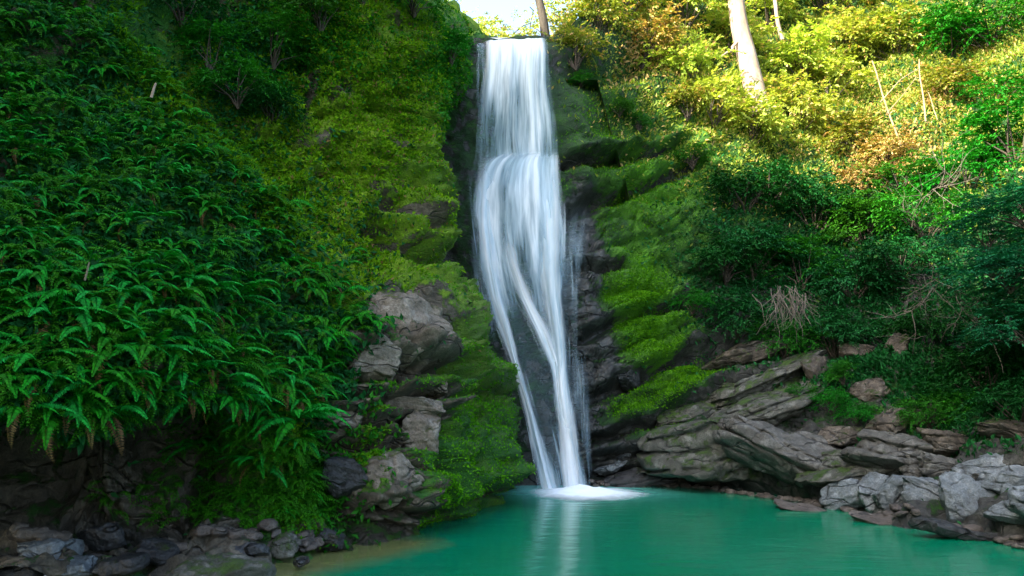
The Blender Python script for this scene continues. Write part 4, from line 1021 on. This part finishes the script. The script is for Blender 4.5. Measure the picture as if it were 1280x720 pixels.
bt = [(-3.2,25,3,.75,'green leaved tree left of the sky gap above the fall'), (-0.6,33,0,.95,'sunlit tree far behind the crest of the fall'), (1.2,29,1,.8,'olive tree straight behind the crest of the fall'), (3.0,27,0,.85,'yellow leaved tree right behind the crest, by the dark thin trunk'),
      (5.2,31,3,1.0,'yellow leaved tree in the upper left of the sunlit hillside'), (-2.8,40,1,1.1,'pale distant tree seen through the sky gap'), (-6,29,2,.8,'green tree on top of the mossy left cliff'), (8,36,0,1.1,'tall yellow leaved tree far up the hillside'), (3.2,38,3,1.2,'distant tree high behind the crest'), (-9.5,30,2,1,'dark green tree far back on the left rim'),
      (0.6,45,1,1.3,'farthest tree on the upper stream'), (-1.5,28,3,.6,'small leafy tree right at the left of the crest, filling the sky gap'), (-2.2,35,0,1.0,'yellow leaved tree filling the gap left of the crest'), (-4.4,38,3,1.1,'yellow leaved tree far back at the left of the gap')]
for (x, y, v, s, lb) in bt: tree(v, (x, y, gz(x, y)-.3), s, lb)
for (px, py, v, s, lb) in [(1000,-30,0,.8,'yellow leaved tree at the top right of the big pale trunk'), (1130,-60,1,.9,'olive tree at the top edge over the right hillside'), (1230,-40,2,.75,'green tree at the upper right corner'), (860,-60,3,.9,'yellow leaved tree at the top edge left of the big pale trunk'), (1330,60,2,.8,'green tree beyond the upper right corner'), (760,-40,1,.6,'olive tree on the shoulder right of the fall crest')]:
    tree(v, on(SR, px, py), s, lb)
# big pale trunk and other bare stems
def stem_obj(name, label, cat, pts, radii, mat, group=None, branches=()):
    """pts: (px, py, Y) list"""
    W = np.array([at(a, b_, c) for a, b_, c in pts]); base = W[0].copy()
    n = 14; t = np.linspace(0, 1, len(W)); ti = np.linspace(0, 1, n)
    Q = np.stack([np.interp(ti, t, W[:, k]) for k in range(3)], 1)-base
    Q[:, 0] += 0.02*np.linalg.norm(Q[-1])*np.sin(ti*6+pts[0][0])*ti
    r = empty(name, base); tag(r, label, cat, group)
    mobj('trunk', np_mesh('trunk', *tube(Q, np.interp(ti, [0, 1], radii), 12), mat), r)
    for br in branches:
        Wb = np.array([at(a, b_, c) for a, b_, c in br[0]])-base
        tb = np.linspace(0, 1, len(Wb)); tj = np.linspace(0, 1, 8); Qb = np.stack([np.interp(tj, tb, Wb[:, k]) for k in range(3)], 1)
        Qb[1:-1] += np.random.default_rng(3).normal(size=(6, 3))*.02
        mobj('branch', np_mesh('branch', *tube(Qb, np.interp(tj, [0, 1], br[1]), 7), mat), r)
    return r
stem_obj('tree', 'big pale sunlit trunk leaning left at the top of the hillside', 'tree', [(951,150,22.0),(943,110,22.4),(934,60,22.6),(924,20,22.7),(912,-40,22.8),(900,-160,23.2)], (.33, .21), M['bark_pale'],
         branches=[([(930,45,22.6),(915,60,22.4),(900,72,22.2)], (.06, .02))])
stem_obj('tree', 'slender pale trunk right of the big pale trunk', 'tree', [(978,50,23.5),(970,20,23.5),(962,-40,23.6)], (.07, .05), M['bark_pale'])
stem_obj('tree', 'dark slender trunk standing just behind the crest of the fall', 'tree', [(683,52,21.5),(680,30,21.5),(672,0,21.6),(664,-60,21.8)], (.14, .10), M['bark'])
for k, (pts, rr, lb) in enumerate([([(1127,185,20.6),(1108,130,20.8),(1088,76,21)], (.028, .018), 'longest pale leaning stem on the sunlit bare patch'),
                       ([(1157,152,20.4),(1153,110,20.6),(1148,74,20.9)], (.024, .015), 'upright pale stem right of the longest stem'),
                       ([(1172,150,20.2),(1160,115,20.6)], (.012, .008), 'short pale stem crossing beside the upright stem'),
                       ([(1100,128,20.5),(1125,100,20.6),(1150,85,20.8)], (.015, .009), 'thin crossing twig between the pale stems'),
                       ([(1108,142,20.4),(1130,118,20.6),(1144,96,20.7)], (.012, .008), 'thinnest crossing twig under the first crossing twig')]):
    stem_obj('sapling', lb, 'sapling', pts, rr, M['twig_tan'], 'pale stems on the sunlit patch')
stem_obj('broken_stake', 'short white broken stem sticking out of the left slope', 'stem', [(189,122,9.6),(192,112,9.6),(195,104,9.6)], (.018, .013), M['bark_pale'])
stem_obj('broken_stake', 'second short pale stem low among the left ferns', 'stem', [(106,350,6.5),(109,338,6.45),(112,328,6.4)], (.009, .006), M['bark_pale'])
# dead twigs and hanging roots on the right bank
def twigs(label, c, Yc, n, L, down, seed, mat, name='dead_branch', cat='branch'):
    g = np.random.default_rng(seed); parts = []
    for k in range(n):
        o0 = g.normal(size=3)*np.array([.22, .1, .12]) if down else (np.zeros(3) if k == 0 else q0[g.integers(1, 7)])
        d = g.normal(size=3); d[1] -= .5
        if down: d = np.array([g.normal()*.28, -.25+g.normal()*.2, -1.0])
        d /= np.linalg.norm(d); q = [o0]
        for j in range(7): d = d+g.normal(size=3)*.22; d /= np.linalg.norm(d); q.append(q[-1]+d*L*g.uniform(.5, 1)/7)
        if k == 0: q0 = [1.3*v for v in q]; q = q0
        parts.append(tube(q, np.linspace(.010, .003, 8), 5))
        if not down:
            for _ in range(3):
                i = g.integers(2, 6); e = [q[i]]; dd = d+g.normal(size=3)*.8; dd /= np.linalg.norm(dd)
                for j in range(4): dd = dd+g.normal(size=3)*.2; e.append(e[-1]+dd*L*.09)
                parts.append(tube(e, np.linspace(.006, .002, 5), 4))
    o = mobj(name, np_mesh(name, *merge(parts), mat), loc=at(*c, Yc)); return tag(o, label, cat)
twigs('pale dead roots hanging under the middle of the shaded thicket', (985,368), 16.2, 60, 1.0, True, 2, M['twig'], 'hanging_roots', 'roots')
twigs('tangle of pale dead twigs in front of the dark shrubs', (1130,390), 14.6, 12, 1.2, False, 3, M['twig'])
twigs('dead twigs among the leaves under the sunlit patch', (1140,285), 16.6, 10, 1.3, False, 4, M['twig'])
twigs('bare twigs reaching in near the right edge', (1195,370), 13.4, 8, 1.1, False, 7, M['twig'])
# trees on the left rim above the picture (they shade the gorge)
for k, (x, y, z, s, v) in enumerate(RIM if 'RIM' in globals() else []):
    tree(v, (x, y, z), s, 'tree on the left rim above the picture', 'trees on the left rim')

# ------------------------------------------------------------------ light
TRAVEL = np.array([0.80, 0.60]); TRAVEL /= np.linalg.norm(TRAVEL); ELEV = math.radians(35)
d = Vector((TRAVEL[0]*math.cos(ELEV), TRAVEL[1]*math.cos(ELEV), -math.sin(ELEV)))
sd = bpy.data.lights.new('sun', 'SUN'); sd.energy = 4.2; sd.angle = math.radians(.5); sd.color = (1.0, .92, .70)
so = bpy.data.objects.new('sun', sd); COL.objects.link(so); so.rotation_euler = d.to_track_quat('-Z', 'Y').to_euler(); so.location = (-20, -10, 30)
w = bpy.data.worlds.new('World'); scene.world = w; w.use_nodes = True
nt = w.node_tree; nt.nodes.clear(); b = NB(nt)
sky = b.n('ShaderNodeTexSky', sky_type='NISHITA'); sky.sun_disc = False; sky.sun_elevation = ELEV; sky.dust_density = 4.0; sky.ozone_density = 0.6; sky.sun_rotation = math.atan2(-d.x, -d.y)
bg = b.n('ShaderNodeBackground'); bg.inputs[1].default_value = 0.15; ow = b.n('ShaderNodeOutputWorld'); b.l(sky.outputs[0], bg.inputs[0]); b.l(bg.outputs[0], ow.inputs[0])
scene.view_settings.view_transform = 'Standard'; scene.view_settings.look = 'None'; scene.view_settings.gamma = 1.0; scene.view_settings.use_curve_mapping = False
scene.view_settings.exposure = 2.42
scene.render.engine = 'CYCLES'
scene.cycles.max_bounces = 8; scene.cycles.transparent_max_bounces = 24; scene.cycles.diffuse_bounces = 4
